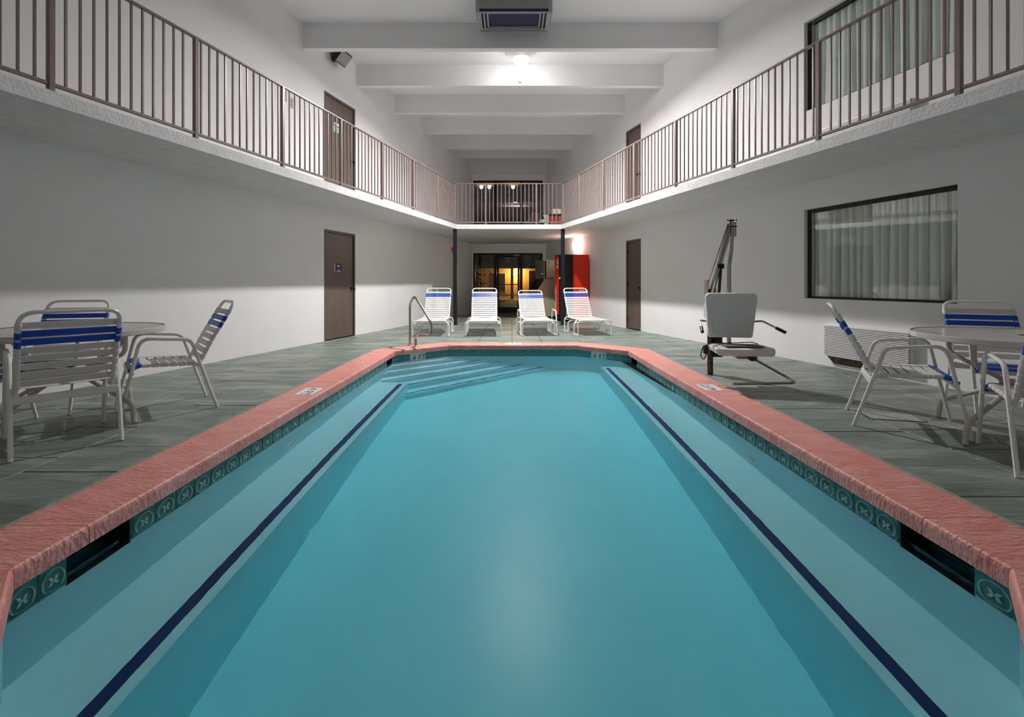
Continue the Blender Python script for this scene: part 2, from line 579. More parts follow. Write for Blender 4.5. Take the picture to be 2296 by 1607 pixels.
mb = MB().box(-1.75, 1.6, 16.60, FAR + .05, 4.98, CEIL)
tag(mb.build('trim_1', 'ceiling'), 'white downstand over the upper landing window', 'beam', kind='structure')

# ------------------------------------------------------------------ pool outline and floor
P = [(-1.915, 1.80), (-1.12, .93), (1.13, .93), (1.92, 1.81), (1.885, 7.58), (1.13, 8.22), (-1.12, 8.22), (-1.885, 7.55)]
CW = 0.355
Q = offset_poly(P, CW + .028)
OUT = offset_poly(P, CW)
WAL = offset_poly(P, 0.03)
WATER_Z = -0.19

fl = MB()
yb, yf = BACK, FAR + .1
for poly in ([(XL(yb) - .1, yb), (Q[0][0], yb), (Q[0][0], yf), (XL(yf) - .1, yf)],
             [(Q[3][0], yb), (XR(yb) + .1, yb), (XR(yf) + .1, yf), (Q[3][0], yf)],
             [(Q[0][0], yb), (Q[3][0], yb), (Q[3][0], Q[1][1]), (Q[0][0], Q[1][1])],
             [(Q[7][0], Q[6][1]), (Q[4][0], Q[5][1]), (Q[4][0], yf), (Q[7][0], yf)],
             [Q[7], Q[6], (Q[7][0], Q[6][1])], [Q[5], Q[4], (Q[4][0], Q[5][1])],
             [Q[0], (Q[0][0], Q[1][1]), Q[1]], [Q[2], (Q[3][0], Q[2][1]), Q[3]]):
    fl.prism(poly, -.25, -.010)
floor = tag(fl.build('floor', 'joint'), 'grey-green stamped slate pool deck', 'floor', kind='structure')
ring = MB()
for i in range(8):
    j = (i + 1) % 8
    ring.prism([OUT[i], OUT[j], Q[j], Q[i]], -.2, .0015)
tag(ring.build('trim_2', 'grout'), 'pale mortar strip between red coping and slate deck', 'trim', kind='structure')

def slab(poly):
    poly = clip(poly, XL(0), 0, 1 / KL, -SL / KL)
    poly = clip(poly, XR(0), 0, -1 / KR, -SR / KR) if len(poly) > 2 else poly
    poly = clip(poly, 0, FAR, 0, -1) if len(poly) > 2 else poly
    for (a, b) in ((7, 6), (4, 5)):
        if len(poly) < 3:
            return
        A, B = Q[a], Q[b]
        ex, ey = B[0] - A[0], B[1] - A[1]
        xs_ = [p[0] for p in poly]
        if min(p[1] for p in poly) >= A[1] - .01 and min(xs_) > min(A[0], B[0]) - .01 and max(xs_) < max(A[0], B[0]) + .01:
            nx, ny = (-ey, ex) if (-ey * 0 + ex) * 1 > 0 else (ey, -ex)
            if ny < 0: nx, ny = -nx, -ny
            poly = clip(poly, A[0], A[1], nx, ny)
    if len(poly) < 3 or area(poly) < .012:
        return
    n = len(poly)
    if sum(poly[i - 1][0] * poly[i][1] - poly[i][0] * poly[i - 1][1] for i in range(n)) < 0:
        poly = poly[::-1]
    MB().prism(poly, -.010, random.uniform(-.0012, .0012), bevel=.004).build('slate_slab', 'slate', floor)

G = .004
def strips(xs, y0, y1):
    for i in range(len(xs) - 1):
        y = y0
        first = True
        while y < y1 - .05:
            L = random.choice((.42, .62, .62, .84, 1.05))
            if first:
                L *= random.uniform(.4, 1)
                first = False
            e = min(y + L, y1)
            if y1 - e < .2:
                e = y1
            slab([(xs[i] + G, y + G), (xs[i + 1] - G, y + G), (xs[i + 1] - G, e - G), (xs[i] + G, e - G)])
            y = e
qx0, qx1 = Q[7][0], Q[4][0]
strips([-5.9, -5.2, -4.5, -3.95, -3.3, -2.85, qx0], 1.2, FAR)
strips([qx1, 2.9, 3.35, 3.95, 4.5, 5.2, 5.9], 1.2, FAR)
strips([qx0, Q[6][0]], Q[7][1], FAR)
strips([Q[5][0], qx1], Q[4][1], FAR)
strips([Q[6][0], -.62, 0.0, .55, Q[5][0]], Q[6][1], FAR)

# ------------------------------------------------------------------ coping
coping = thing('pool_coping', 'red textured precast coping around the pool edge', 'coping', (0, 0, 0))
JOINTS = {3: [2.19, 5.25], 7: [5.16, 2.12], 5: [.97, -.92]}       # edge index (start vertex) -> joint positions
PROF = [(0, -.082), (0, -.020), (.004, -.007), (.013, 0), (CW, 0), (CW, -.082)]
for i in range(8):
    j = (i + 1) % 8
    a, b = Vector(P[i]), Vector(P[j])
    oa, ob = Vector(OUT[i]), Vector(OUT[j])
    e = (b - a).normalized()
    nrm = Vector((e.y, -e.x))
    cuts = [('m', i)]
    for v in JOINTS.get(i, []):
        t = (v - a.y) / e.y if i in (3, 7) else (v - a.x) / e.x
        cuts.append(('t', t))
    cuts.append(('m', j))
    def at(cut, u, side):
        if cut[0] == 'm':
            p = Vector(P[cut[1]]).lerp(Vector(OUT[cut[1]]), u / CW)
        else:
            p = a + e * cut[1] + nrm * u
        return p + e * side * .0022
    for k in range(len(cuts) - 1):
        vs_, fs = [], []
        n = len(PROF)
        for c_, sd in ((cuts[k], 1), (cuts[k + 1], -1)):
            for (u, z) in PROF:
                p = at(c_, u, sd)
                vs_.append((p.x, p.y, z + (0.001 if z == 0 else 0)))
        for q in range(n):
            r_ = (q + 1) % n
            fs.append((q, r_, n + r_, n + q))
        fs += [tuple(range(n))[::-1], tuple(range(n, 2 * n))]
        MB().add(vs_, fs).build('coping_stone', 'coping', coping)

def marker(x, y, rot, label):
    t = thing('depth_marker', label, 'sign', (x, y, .0), rot, 'depth markers on the coping')
    MB().box(-.145, .145, -.088, .088, .0005, .004).build('plate', 'white', t)
    for ch, dx in (('4', -.088), ('F', .022), ('T', .098)):
        text_mesh('letter', ch, .145, 'black_ink', t, (dx, -.004, .0045), (0, 0, 0), depth=.0004)
marker(-2.045, 4.72, R(-90), 'white depth marker set in the left coping')
marker(2.065, 4.90, R(90), 'white depth marker set in the right coping beside the pool lift')
marker(0.02, 8.40, R(180), 'white depth marker set in the far coping below the loungers')

# ------------------------------------------------------------------ pool basin
PFLOOR = WATER_Z - 1.20
basin = thing('pool_basin', 'pale blue plastered pool basin with patterned waterline tiles', 'pool', (0, 0, 0), kind='structure')
MB().prism(offset_poly(P, .25), PFLOOR - .1, PFLOOR).build('basin_floor', 'plaster', basin)

def tile_mesh():
    mb = MB()
    h = .0725
    mb.bbox(-h, h, -.006, .006, -h, h, .003, 0)
    n = 18
    ring_o = [(.062 * math.cos(2 * math.pi * k / n), .052 * math.sin(2 * math.pi * k / n)) for k in range(n)]
    vs_ = [(x, -.0065, z) for x, z in ring_o] + [(x * .97, -.0105, z * .97) for x, z in ring_o] + \
          [(x * .88, -.0105, z * .88) for x, z in ring_o] + [(x * .86, -.0065, z * .86) for x, z in ring_o]
    fs = []
    for r_ in range(3):
        for k in range(n):
            l = (k + 1) % n
            fs.append((r_ * n + k, r_ * n + l, (r_ + 1) * n + l, (r_ + 1) * n + k))
    mb.add(vs_, fs, 1)
    for a in (35, 145, 215, 325):
        c, s_ = math.cos(R(a)), math.sin(R(a))
        L_, w_ = .034, .008
        p = [(0, 0), (c * L_ * .5 - s_ * w_, s_ * L_ * .5 + c * w_), (c * L_, s_ * L_), (c * L_ * .5 + s_ * w_, s_ * L_ * .5 - c * w_)]
        q = [(x, -.0065, z) for x, z in p] + [(x * .9, -.0105, z * .9) for x, z in p]
        mb.add(q, [(4, 5, 6, 7), (0, 1, 5, 4), (1, 2, 6, 5), (2, 3, 7, 6), (3, 0, 4, 7)], 1)
    for sx in (-1, 1):          # small corner dots
        for sz in (-1, 1):
            mb.box(sx * .062 - .004, sx * .062 + .004, -.009, -.005, sz * .062 - .004, sz * .062 + .004, 1)
    me = mb.mesh('waterline_tile')
    me.materials.append(M['tile_dark']); me.materials.append(M['tile_light'])
    return me
TILE = tile_mesh()
wt = MB().bbox(-.0745, .0745, -.007, .006, -.0725, .0725, .003).mesh('number_tile')
wt.materials.append(M['tile_white'])
PITCH = .1525
TZ = -.082 - .0765
for i in range(8):
    j = (i + 1) % 8
    a, b = Vector(WAL[i]), Vector(WAL[j])
    e = (b - a)
    L_ = e.length
    e.normalize()
    nrm = Vector((e.y, -e.x))           # outwards
    xd = Vector((nrm.y, -nrm.x))        # to the right of a swimmer facing the wall
    rot = math.atan2(xd.y, xd.x)
    o2 = b if (b - a).dot(xd) < 0 else a
    holes = []
    if i in (3, 7):
        for (y0, y1) in (((1.97, 2.35), (7.17, 7.53)) if i == 3 else ((2.04, 2.385), (7.15, 7.49))):
            s0, s1 = sorted(((y - o2.y) / xd.y for y in (y0, y1)))
            holes.append((s0, s1, -.27, -.0825))
    w = wall_holes(-.02, L_ + .02, PFLOOR - .05, -.0825, holes, .28)
    w.build('basin_wall', 'tile_grout' if False else 'plaster', basin, loc=(o2.x, o2.y, 0), rot=(0, 0, rot))
    for h in holes:
        sk = MB()
        sk.box(h[0] - .02, h[1] + .02, .24, .27, -.34, -.0825)
        sk.box(h[0], h[0] + .008, .002, .25, -.27, -.0825)
        sk.box(h[1] - .008, h[1], .002, .25, -.27, -.0825)
        sk.box(h[0], h[1], .002, .25, -.275, -.262)
        sk.box(h[0] + .03, h[1] - .03, .10, .115, -.26, -.17)
        sk.box(h[0] + .06, h[1] - .06, .095, .10, -.24, -.19)
        sk.build('skimmer_mouth', 'skimmer', basin, loc=(o2.x, o2.y, 0), rot=(0, 0, rot))
    g_ = MB()
    segs, cur = [], 0.0
    for h in sorted(holes):
        segs.append((cur, h[0])); cur = h[1]
    segs.append((cur, L_))
    for (s0, s1) in segs:
        if s1 - s0 > .01:
            g_.box(s0, s1, -.0015, .002, -.24, -.0825)
    g_.build('tile_bed', 'tile_grout', basin, loc=(o2.x, o2.y, 0), rot=(0, 0, rot))
    seg_n = [(s0, s1, max(1, round((s1 - s0) / PITCH))) for (s0, s1) in segs if s1 - s0 > .07]
    nums = {6: {2: '4', 3: 'FT'}, 4: {3: '4', 4: 'FT'}}.get(i, {})
    if i == 4:
        nums = {2: '4', 3: 'FT'}
    for (s0, s1, n) in seg_n:
        pt = (s1 - s0) / n
        for k in range(n):
            p = o2 + xd * (s0 + (k + .5) * pt)
            if k in nums and len(seg_n) == 1:
                t = place('number_tile', wt, basin, (p.x, p.y, TZ), (0, 0, rot))
                for q, ch in enumerate(nums[k]):
                    text_mesh('letter', ch, .125, 'black_ink', t, ((q - (len(nums[k]) - 1) / 2) * .07, -.0075, -.004), (R(90), 0, 0), depth=.0004)
            else:
                t = place('waterline_tile', TILE, basin, (p.x, p.y, TZ), (0, 0, rot))
            t.scale = (pt / PITCH, 1, 1)

BZ = WATER_Z - .54
for s_, y1 in ((-1, 6.62), (1, 7.75)):
    MB().prism([(s_ * 1.47, 1.3), (s_ * 1.96, 1.3), (s_ * 1.96, y1), (s_ * 1.47, y1)] if s_ > 0 else
               [(-1.96, 1.3), (-1.47, 1.3), (-1.47, y1), (-1.96, y1)], PFLOOR - .02, BZ, bevel=.012).build('bench', 'plaster', basin)
    MB().box(s_ * 1.555 - .03, s_ * 1.555 + .03, 1.3, y1 - .1, BZ - .01, BZ + .002).build('bench_stripe', 'stripe', basin)
A7, A6 = Vector(WAL[7]), Vector(WAL[6])
ed = (A6 - A7).normalized()
mn = Vector((ed.y, -ed.x))
if mn.y > 0: mn = -mn
def step_poly(d, d0=None):
    """corner polygon between the chamfer wall and the line d away from it"""
    tl = d / -mn.y
    tr = d / mn.x
    L0, R0 = Vector((A7.x - .02, A7.y - tl)), Vector((A6.x + tr, A6.y + .02))
    if d0 is None:
        return [tuple(L0), tuple(R0), (A6.x, A6.y + .02), (A7.x - .02, A7.y)]
    L1, R1 = Vector((A7.x - .02, A7.y - d0 / -mn.y)), Vector((A6.x + d0 / mn.x, A6.y + .02))
    k = (R0 - L0).normalized() * .06
    return [tuple(L0 + k), tuple(R0 - k), tuple(R1 - k), tuple(L1 + k)]
for i, d in enumerate((.24, .47, .71, .95, 1.19)):
    z = WATER_Z - .2 * (i + 1)
    MB().prism(step_poly(d), PFLOOR - .02 + .001 * i, z, bevel=.008).build('pool_step', 'plaster', basin)
    MB().prism(step_poly(d - .035, d - .075), z - .008, z + .002).build('step_stripe', 'stripe', basin)
rt = MB().lathe([(.0, 0), (.045, .0), (.045, .012), (.02, .018), (.018, .01), (0, .01)], 16, cap=False)
for (x, y) in ((-1.9, 4.0), (1.9, 3.7)):
    rt2 = place('return_fitting', rt.mesh('return_fitting'), basin, (x * .998 / 1.0, y, WATER_Z - .28), (0, R(90) if x < 0 else R(-90), 0))
    rt2.data.materials.append(M['white'])

wat = MB().prism(offset_poly(P, .06), PFLOOR - .06, WATER_Z)
water = tag(wat.build('water', 'water'), 'clear turquoise pool water with a nearly still surface', 'water', kind='stuff')

# ------------------------------------------------------------------ balcony
SB_L, SB_R = .256, .275
EDGE_Y = 12.07
EX = lambda y: -1.425 + SB_L * (y - EDGE_Y)
EXR = lambda y: 1.264 - SB_R * (y - EDGE_Y)
bal = MB()
FT = SOFFIT
bal.prism([(XL(BACK) - .05, BACK), (EX(BACK), BACK), (EX(EDGE_Y), EDGE_Y), (EX(EDGE_Y), FAR + .02), (XL(FAR) - .05, FAR + .02)], FT, FLOOR2)
tag(bal.build('balcony_left', ['fascia']), 'white concrete balcony walkway along the left wall', 'balcony', kind='structure')
bal = MB()
bal.prism([(EXR(BACK), BACK), (XR(BACK) + .05, BACK), (XR(FAR) + .05, FAR + .02), (EXR(EDGE_Y), FAR + .02), (EXR(EDGE_Y), EDGE_Y)], FT, FLOOR2)
tag(bal.build('balcony_right', ['fascia']), 'white concrete balcony walkway along the right wall', 'balcony', kind='structure')
bal = MB().box(EX(EDGE_Y), EXR(EDGE_Y), EDGE_Y, FAR + .02, FT, FLOOR2)
tag(bal.build('balcony_far', ['fascia']), 'white concrete upper landing in front of the end wall', 'balcony', kind='structure')

BALU = MB().box(-.008, .008, -.008, .008, 0, .985).mesh('baluster'); BALU.materials.append(M['rail'])
POST = MB().bbox(-.021, .021, -.021, .021, 0, 1.06, .003).mesh('rail_post'); POST.materials.append(M['rail'])
def railing(name, label, a, b, posts, first, inset=.03):
    """a railing from plan point a to b; posts and first baluster given as distances from a"""
    a, b = Vector(a), Vector(b)
    d = b - a
    L_ = d.length
    rz = math.atan2(d.y, d.x)
    t = thing(name, label, 'railing', (a.x, a.y, FLOOR2), rz, 'balcony railings')
    MB().bbox(0, L_, -.022, .022, 1.045, 1.068, .004).build('top_rail', 'rail', t)
    MB().bbox(0, L_, -.016, .016, .045, .072, .003).build('bottom_rail', 'rail', t)
    for p in posts:
        place('rail_post', POST, t, (p, 0, 0))
    s_ = first
    while s_ < L_ - .03:
        if all(abs(s_ - p) > .045 for p in posts):
            place('baluster', BALU, t, (s_, 0, .068), (0, 0, random.uniform(-.2, .2)))
        s_ += .1016
    return t
kl, kr = math.hypot(1, SB_L), math.hypot(1, SB_R)
y0 = 0.0
# left: from behind the viewer to the corner; posts every 1.22 m in y
pa, pb = (EX(y0) - .035, y0), (EX(EDGE_Y) - .03, EDGE_Y + .035)
railing('balcony_railing', 'brown iron railing along the left balcony', pa, pb, [(y - y0) * kl for y in (2.45, 3.666, 4.885, 6.10, 7.32, 8.53, 9.75, 10.97)] + [EDGE_Y * kl], (3.666 - y0) * kl - .1016 * 14)
pa, pb = (EXR(y0) + .035, y0), (EXR(EDGE_Y) + .03, EDGE_Y + .035)
railing('balcony_railing', 'brown iron railing along the right balcony', pa, pb, [(y - y0) * kr for y in (2.545, 3.757, 4.97, 6.18, 7.39, 8.60, 9.82, 11.03)] + [EDGE_Y * kr], (3.757 - y0) * kr - .1016 * 14)
pa, pb = (EX(EDGE_Y) - .005, EDGE_Y + .035), (EXR(EDGE_Y) + .005, EDGE_Y + .035)
railing('balcony_railing', 'short brown iron railing across the upper landing', pa, pb, [.75, 2.06], .75 - .1016 * 7)

for x, lab in ((EX(EDGE_Y) - .05, 'black steel column under the left balcony corner'), (EXR(EDGE_Y) + .05, 'black steel column beside the vending machine')):
    t = thing('support_column', lab, 'column', (x, EDGE_Y + .06, 0), 0, 'columns under the landing')
    MB().bbox(-.048, .048, -.048, .048, .006, SOFFIT, .004).build('shaft', 'black_iron', t)
    MB().box(-.075, .075, -.075, .075, .0, .008).build('base_plate', 'black_iron', t)
t = thing('fire_alarm_pull', 'small red alarm box on the left black column', 'alarm', (EX(EDGE_Y) - .1, EDGE_Y + .03, 1.88))
MB().bbox(-.045, 0, -.02, .05, 0, .13, .004).build('housing', 'alarm_red', t)
MB().box(-.05, -.045, 0, .03, .04, .075).build('handle', 'white', t)

# ------------------------------------------------------------------ doors and windows in the side walls
def wall_door(n, label, loc, rot, w, h, hinge_left=True, knob='knob', sign=None):
    """frame origin at the lower left corner of the opening seen from the room"""
    t = thing('door_%d' % n, label, 'door', loc, rot, kind='structure')
    f = MB()
    f.bbox(0, .045, -.006, .10, 0, h, .003)
    f.bbox(w - .045, w, -.006, .10, 0, h, .003)
    f.bbox(.045, w - .045, -.006, .10, h - .045, h, .003)
    f.build('door_frame', 'doorframe', t)
    d = MB().bbox(.048, w - .048, .022, .066, .012, h - .05, .002).build('door_leaf', 'door', t)
    hx = .048 if hinge_left else w - .048
    for z in (.22, h / 2 + .02, h - .26):
        MB().bbox(hx - .012, hx + .012, .006, .024, z - .055, z + .055, .003).build('hinge', 'hinge', t)
    kx = w - .11 if hinge_left else .11
    k = MB().lathe([(.0, 0), (.028, 0), (.028, .006), (.012, .010), (.011, .03), (.026, .042), (.027, .056), (.018, .066), (0, .068)], 14, cap=False)
    k.build('door_knob', knob, t, smooth=True, loc=(kx, .022, .98), rot=(R(90), 0, 0))
    MB().box(w - .052, w - .0, -.008, -.004, .93, 1.0).build('strike_plate', 'hinge', t)
    return t
wL = (DOOR_L[1] - DOOR_L[0]) * KL
d1 = wall_door(1, 'brown ground floor door in the left wall with a navy sign', on_left(DOOR_L[0]), ROT_L, wL, 2.10)
s1 = MB().box(.36, .57, .0165, .022, 1.30, 1.47).build('door_sign', 'navy_sign', d1)
MB().box(.325, .36, .0165, .022, 1.30, 1.47).build('sign_edge', 'sign_cream', s1)
for (x0_, x1_, z0_, z1_) in ((.425, .455, 1.405, 1.435), (.462, .495, 1.405, 1.432), (.432, .495, 1.338, 1.352), (.398, .455, 1.308, 1.324), (.468, .535, 1.308, 1.324)):
    MB().box(x0_, x1_, .0155, .0166, z0_, z1_).build('print_line', 'white_print', s1)
d2 = wall_door(2, 'brown upper floor door in the left wall with a pale green sign', on_left(DOOR_L[0], z=FLOOR2), ROT_L, wL, 2.10)
s2 = MB().box(.30, .56, .0165, .022, 1.43, 1.55).build('door_sign', 'sign_green', d2)
MB().box(.33, .53, .0165, .022, 1.57, 1.62).build('sign_header', 'white_print', d2)
for k in range(3):
    MB().box(.34, .52 - .03 * k, .0155, .0166, 1.525 - .035 * k, 1.535 - .035 * k).build('sign_line', 'white_print', s2)
wR = (DOOR_R[1] - DOOR_R[0]) * KR
wall_door(3, 'narrow brown ground floor door in the right wall', on_right(DOOR_R[1]), ROT_R, wR, 2.10, knob='brass')
wall_door(4, 'narrow brown upper floor door in the right wall', on_right(DOOR_R[1], z=FLOOR2), ROT_R, wR, 2.12)

def curtain_mesh(w, h, pleats, amp, seed):
    rnd = random.Random(seed)
    nx, nz = pleats * 14, 10
    ph = [rnd.uniform(-.5, .5) for _ in range(pleats + 2)]
    am = [rnd.uniform(.5, 1.2) for _ in range(pleats + 2)]
    vs_, fs = [], []
    for k in range(nz + 1):
        z = h * k / nz
        top = max(0, (z - h * .88) / (h * .12))
        for i in range(nx + 1):
            u = i / 14
            p = min(int(u), pleats)
            fr = u - int(u)
            a0 = am[p] * (1 - fr) + am[p + 1] * fr
            pp = ph[p] * (1 - fr) + ph[p + 1] * fr
            sway = pp * .5 * (1 - z / h)
            y = amp * (.35 + .65 * a0) * (1 - abs(math.sin(math.pi * (u + sway)))) ** 2.2 * (1 - .5 * top) + .010 * math.sin(2 * math.pi * u * .5 + pp * 4)
            vs_.append((w * i / nx, y, z))
    for k in range(nz):
        for i in range(nx):
            a_ = k * (nx + 1) + i
            fs.append((a_, a_ + 1, a_ + nx + 2, a_ + nx + 1))
    return MB().add(vs_, fs)

def wall_window(n, label, clabel, z0, z1, seed):
    w, h = (WIN_R[1] - WIN_R[0]) * KR, z1 - z0
    t = thing('window_%d' % n, label, 'window', on_right(WIN_R[1], z=z0), ROT_R, kind='structure')
    f = MB()
    f.box(0, .05, .06, .115, 0, h); f.box(w - .03, w, .06, .115, 0, h)
    f.box(.05, w - .03, .06, .115, 0, .03); f.box(.05, w - .03, .06, .115, h - .05, h)
    f.build('window_frame', 'winframe', t)
    f = MB()
    f.box(.05, .085, .075, .10, .03, h - .05)
    f.build('sash', 'vent', t)
    MB().box(.085, w - .03, .084, .088, .03, h - .05).build('pane', 'glass', t)
    MB().box(-.05, w + .05, .40, .42, -.1, h + .1).build('dark_interior', 'dark_room', t)
    c = curtain_mesh(w - .05, h - .02, 17, .095, seed).build('curtain', 'curtain', smooth=True)
    p = on_right(WIN_R[1], -.118, z0 + .01)
    c.location = p
    c.rotation_euler = (0, 0, ROT_R)
    tag(c, clabel, 'curtain', 'curtains behind the windows')
wall_window(1, 'wide black-framed ground floor window in the right wall', 'pale pleated curtain behind the ground floor window', .88, 2.11, 3)
wall_window(2, 'wide black-framed upper floor window in the right wall', 'pale pleated curtain behind the upper floor window', 3.47, 4.71, 11)

# through-wall air conditioner grilles
def ptac(label, y0, y1, z0, z1, group='air conditioner grilles'):
    w = (y1 - y0) * KR
    t = thing('air_conditioner_grille', label, 'air conditioner', on_right(y1, z=z0), ROT_R, group)
    h = z1 - z0
    MB().box(.015, w - .015, -.035, .0, .01, h - .01).build('sleeve', 'black', t)
    f = MB()
    f.box(0, .018, -.075, 0, 0, h); f.box(w - .012, w, -.06, 0, 0, h)
    f.box(.018, w - .012, -.075, 0, h - .015, h)
    f.build('grille_frame', 'white', t)
    n = 20
    sl = MB().box(.018, w - .012, -.082, -.050, -.0065, .0065, xf=None).mesh('slat')
    sl.materials.append(M['white'])
    for k in range(n):
        place('slat', sl, t, (0, 0, .012 + (h - .03) * k / (n - 1)))
    MB().add([(.03, -.05, 0), (w - .03, -.05, 0), (w - .10, -.002, -.10), (.10, -.002, -.10), (.03, 0, 0), (w - .03, 0, 0)],
             [(0, 3, 2, 1), (0, 1, 5, 4), (0, 4, 3), (1, 2, 5), (4, 5, 2, 3)]).build('drip_pan', 'galv', t)
ptac('white louvred air conditioner grille under the ground floor window', 5.165, 6.18, .145, .555)
ptac('white louvred air conditioner grille under the upper floor window', 5.15, 6.25, 2.72, 3.125)

# switch plates on the upper left wall
for y, z, lab in ((7.76, 4.11, 'tall beige switch plate on the upper left wall'), (7.91, 4.05, 'beige outlet plate right of the tall switch plate')):
    t = thing('wall_plate', lab, 'wall plate', on_left(y, z=z), ROT_L, 'plates on the upper left wall')
    MB().bbox(-.05, .05, -.012, 0, 0, .17, .004).build('plate', 'beige_plate', t)
    for k in (.05, .11):
        MB().box(-.018, .018, -.018, -.012, k - .015, k + .015).build('switch', 'beige_plate', t)

# ------------------------------------------------------------------ glass entrance and upper glazing
def storefront():
    t = thing('door_5', 'dark bronze framed glass entrance in the end wall', 'glass entrance', (0, FAR, 0), kind='structure')
    x0, x1, h = GX0, GX1, 2.15
    m1, m2 = -.60, .33
    f = MB()
    for (a, b) in ((x0, x0 + .07), (m1 - .05, m1 + .05), (m2 - .05, m2 + .05), (x1 - .07, x1)):
        f.box(a, b, .04, .13, 0, h)
    for (a, b) in ((x0 + .07, m1 - .05), (m2 + .05, x1 - .07)):
        f.box(a, b, .04, .13, h - .065, h); f.box(a, b, .04, .13, 0, .10); f.box(a, b, .05, .12, .50, .54)
    f.box(m1 + .05, m2 - .05, .04, .13, h - .065, h)
    f.build('entrance_frame', 'bronze', t)
    for (a, b) in ((x0 + .07, m1 - .05), (m2 + .05, x1 - .07)):
        MB().box(a, b, .083, .089, .54, h - .065).build('pane', 'glass_door', t)
        MB().box(a, b, .083, .089, .10, .50).build('pane', 'glass_door', t)
    d = MB()
    a, b = m1 + .055, m2 - .055
    d.box(a, a + .075, .05, .11, .01, h - .07); d.box(b - .075, b, .05, .11, .01, h - .07)
    d.box(a + .075, b - .075, .05, .11, h - .16, h - .07); d.box(a + .075, b - .075, .05, .11, .01, .22)
    leaf = d.build('door_leaf', 'bronze', t)
    MB().box(a + .075, b - .075, .078, .084, .22, h - .16).build('pane', 'glass_door', leaf)
    MB().box(a + .06, b - .06, -.01, .02, 1.01, 1.04).build('push_bar', 'black', leaf)
    MB().box(a + .05, a + .09, -.01, .05, 1.0, 1.05).build('push_bar_bracket', 'black', leaf)
    MB().box(b - .09, b - .05, -.01, .05, 1.0, 1.05).build('push_bar_bracket', 'black', leaf)
    cx = (a + b) / 2 - .02
    sg = MB().box(cx - .13, cx + .13, .068, .076, h - .285, h - .175).build('door_sign', 'navy_sign', leaf)
    for z in (h - .285, h - .187):
        MB().box(cx - .13, cx + .13, .064, .068, z, z + .012).build('sign_band', 'white_print', leaf)
    MB().box(cx - .035, cx + .035, .064, .068, h - .245, h - .215).build('print_line', 'white_print', leaf)
storefront()

def upper_glazing():
    t = thing('window_3', 'dark framed sliding glass doors on the upper landing', 'window', (0, FAR, FLOOR2), kind='structure')
    x0, x1, h = GX0, GX1, 4.75 - FLOOR2
    m1, m2 = -.60, .33
    f = MB()
    for (a, b) in ((x0, x0 + .07), (m1 - .05, m1 + .05), (m2 - .05, m2 + .05), (x1 - .07, x1)):
        f.box(a, b, .04, .13, 0, h)
    f.box(x0 + .07, x1 - .07, .04, .13, h - .06, h)
    f.box(x0 + .07, x1 - .07, .04, .13, 0, .05)
    f.build('window_frame', 'bronze', t)
    for (a, b) in ((x0 + .07, m1 - .05), (m1 + .05, m2 - .05), (m2 + .05, x1 - .07)):
        MB().box(a, b, .083, .089, .05, h - .06).build('pane', 'glass', t)
upper_glazing()

# ------------------------------------------------------------------ ceiling fittings
def ceiling_lamp():
    x, y = .175, 9.07
    t = thing('ceiling_lamp', 'bright white ceiling lamp on a square plate between the beams', 'lamp', (x, y, CEIL))
    MB().bbox(-.29, .29, -.29, .29, -.022, 0, .006).build('mounting_plate', 'ceiling', t)
    MB().lathe([(.06, -.02), (.07, -.14), (.15, -.19), (.17, -.215), (.165, -.22), (.05, -.215)], 28).build('shade', 'white', t, smooth=True)
    MB().lathe([(0.001, -.345), (.055, -.340), (.10, -.318), (.125, -.28), (.125, -.25), (.105, -.222), (.001, -.216)], 20, cap=False).build('lens', 'lamp_glow', t, smooth=True)
    ld = bpy.data.lights.new('ceiling_lamp_light', 'AREA')
    ld.energy = LAMP_POWER
    ld.color = (1.0, 0.965, 0.965)
    ld.shape = 'DISK'
    ld.size = .2
    ld.spread = R(166)
    lo = bpy.data.objects.new('ceiling_lamp_light', ld)
    C.objects.link(lo)
    lo.parent = t
    lo.location = (0, -.02, -.355)
    lo.rotation_euler = (R(-8), 0, 0)      # tilt added to brighten the near end of the hall
    return ld
LAMP = ceiling_lamp()

t = thing('motion_sensor', 'small white sensor on the beam face below the ceiling lamp', 'sensor', (.165, 9.76, 5.27))
MB().bbox(-.10, .10, -.015, 0, -.05, .11, .004).build('box', 'white', t)
MB().lathe([(.001, -.06), (.03, -.055), (.045, -.02), (.045, .03), (.035, .055), (.001, .065)], 16, cap=False).build('head', 'white', t, smooth=True, loc=(0, -.06, .04))

def vent():
    y0, y1, z = 7.45, 8.05, 5.40
    w = .61
    t = thing('ceiling_vent', 'grey metal duct box with a stepped diffuser hanging from the ceiling', 'vent', (.03, (y0 + y1) / 2, z))
    d = (y1 - y0) / 2
    MB().bbox(-w + .05, w - .05, -d + .0, d, .06, CEIL - z, .004).build('duct_box', 'vent_box', t)
    f = MB()
    for k in range(4):
        ox, oy = w - .028 * k * 2 + 0, d - .03 * k
        zz = .004 + .012 * k
        wd = .028 if k else .04
        f.box(-ox, ox, -oy, -oy + wd * .6, zz - .006, zz + .006)
        f.box(-ox, ox, oy - wd * .6, oy, zz - .006, zz + .006)
        f.box(-ox, -ox + wd, -oy + wd * .6, oy - wd * .6, zz - .006, zz + .006)
        f.box(ox - wd, ox, -oy + wd * .6, oy - wd * .6, zz - .006, zz + .006)
    f.build('diffuser_frame', 'vent', t)
    MB().box(-w + .05, w - .05, -d + .02, d - .02, .052, .058).build('filter', 'vent_dark', t)
    for s_ in (-1, 1):
        MB().box(s_ * (w - .03) - .03, s_ * (w - .03) + .03, -d - .004, -d + .03, .0, CEIL - z).build('hanger_strap', 'vent', t)
vent()

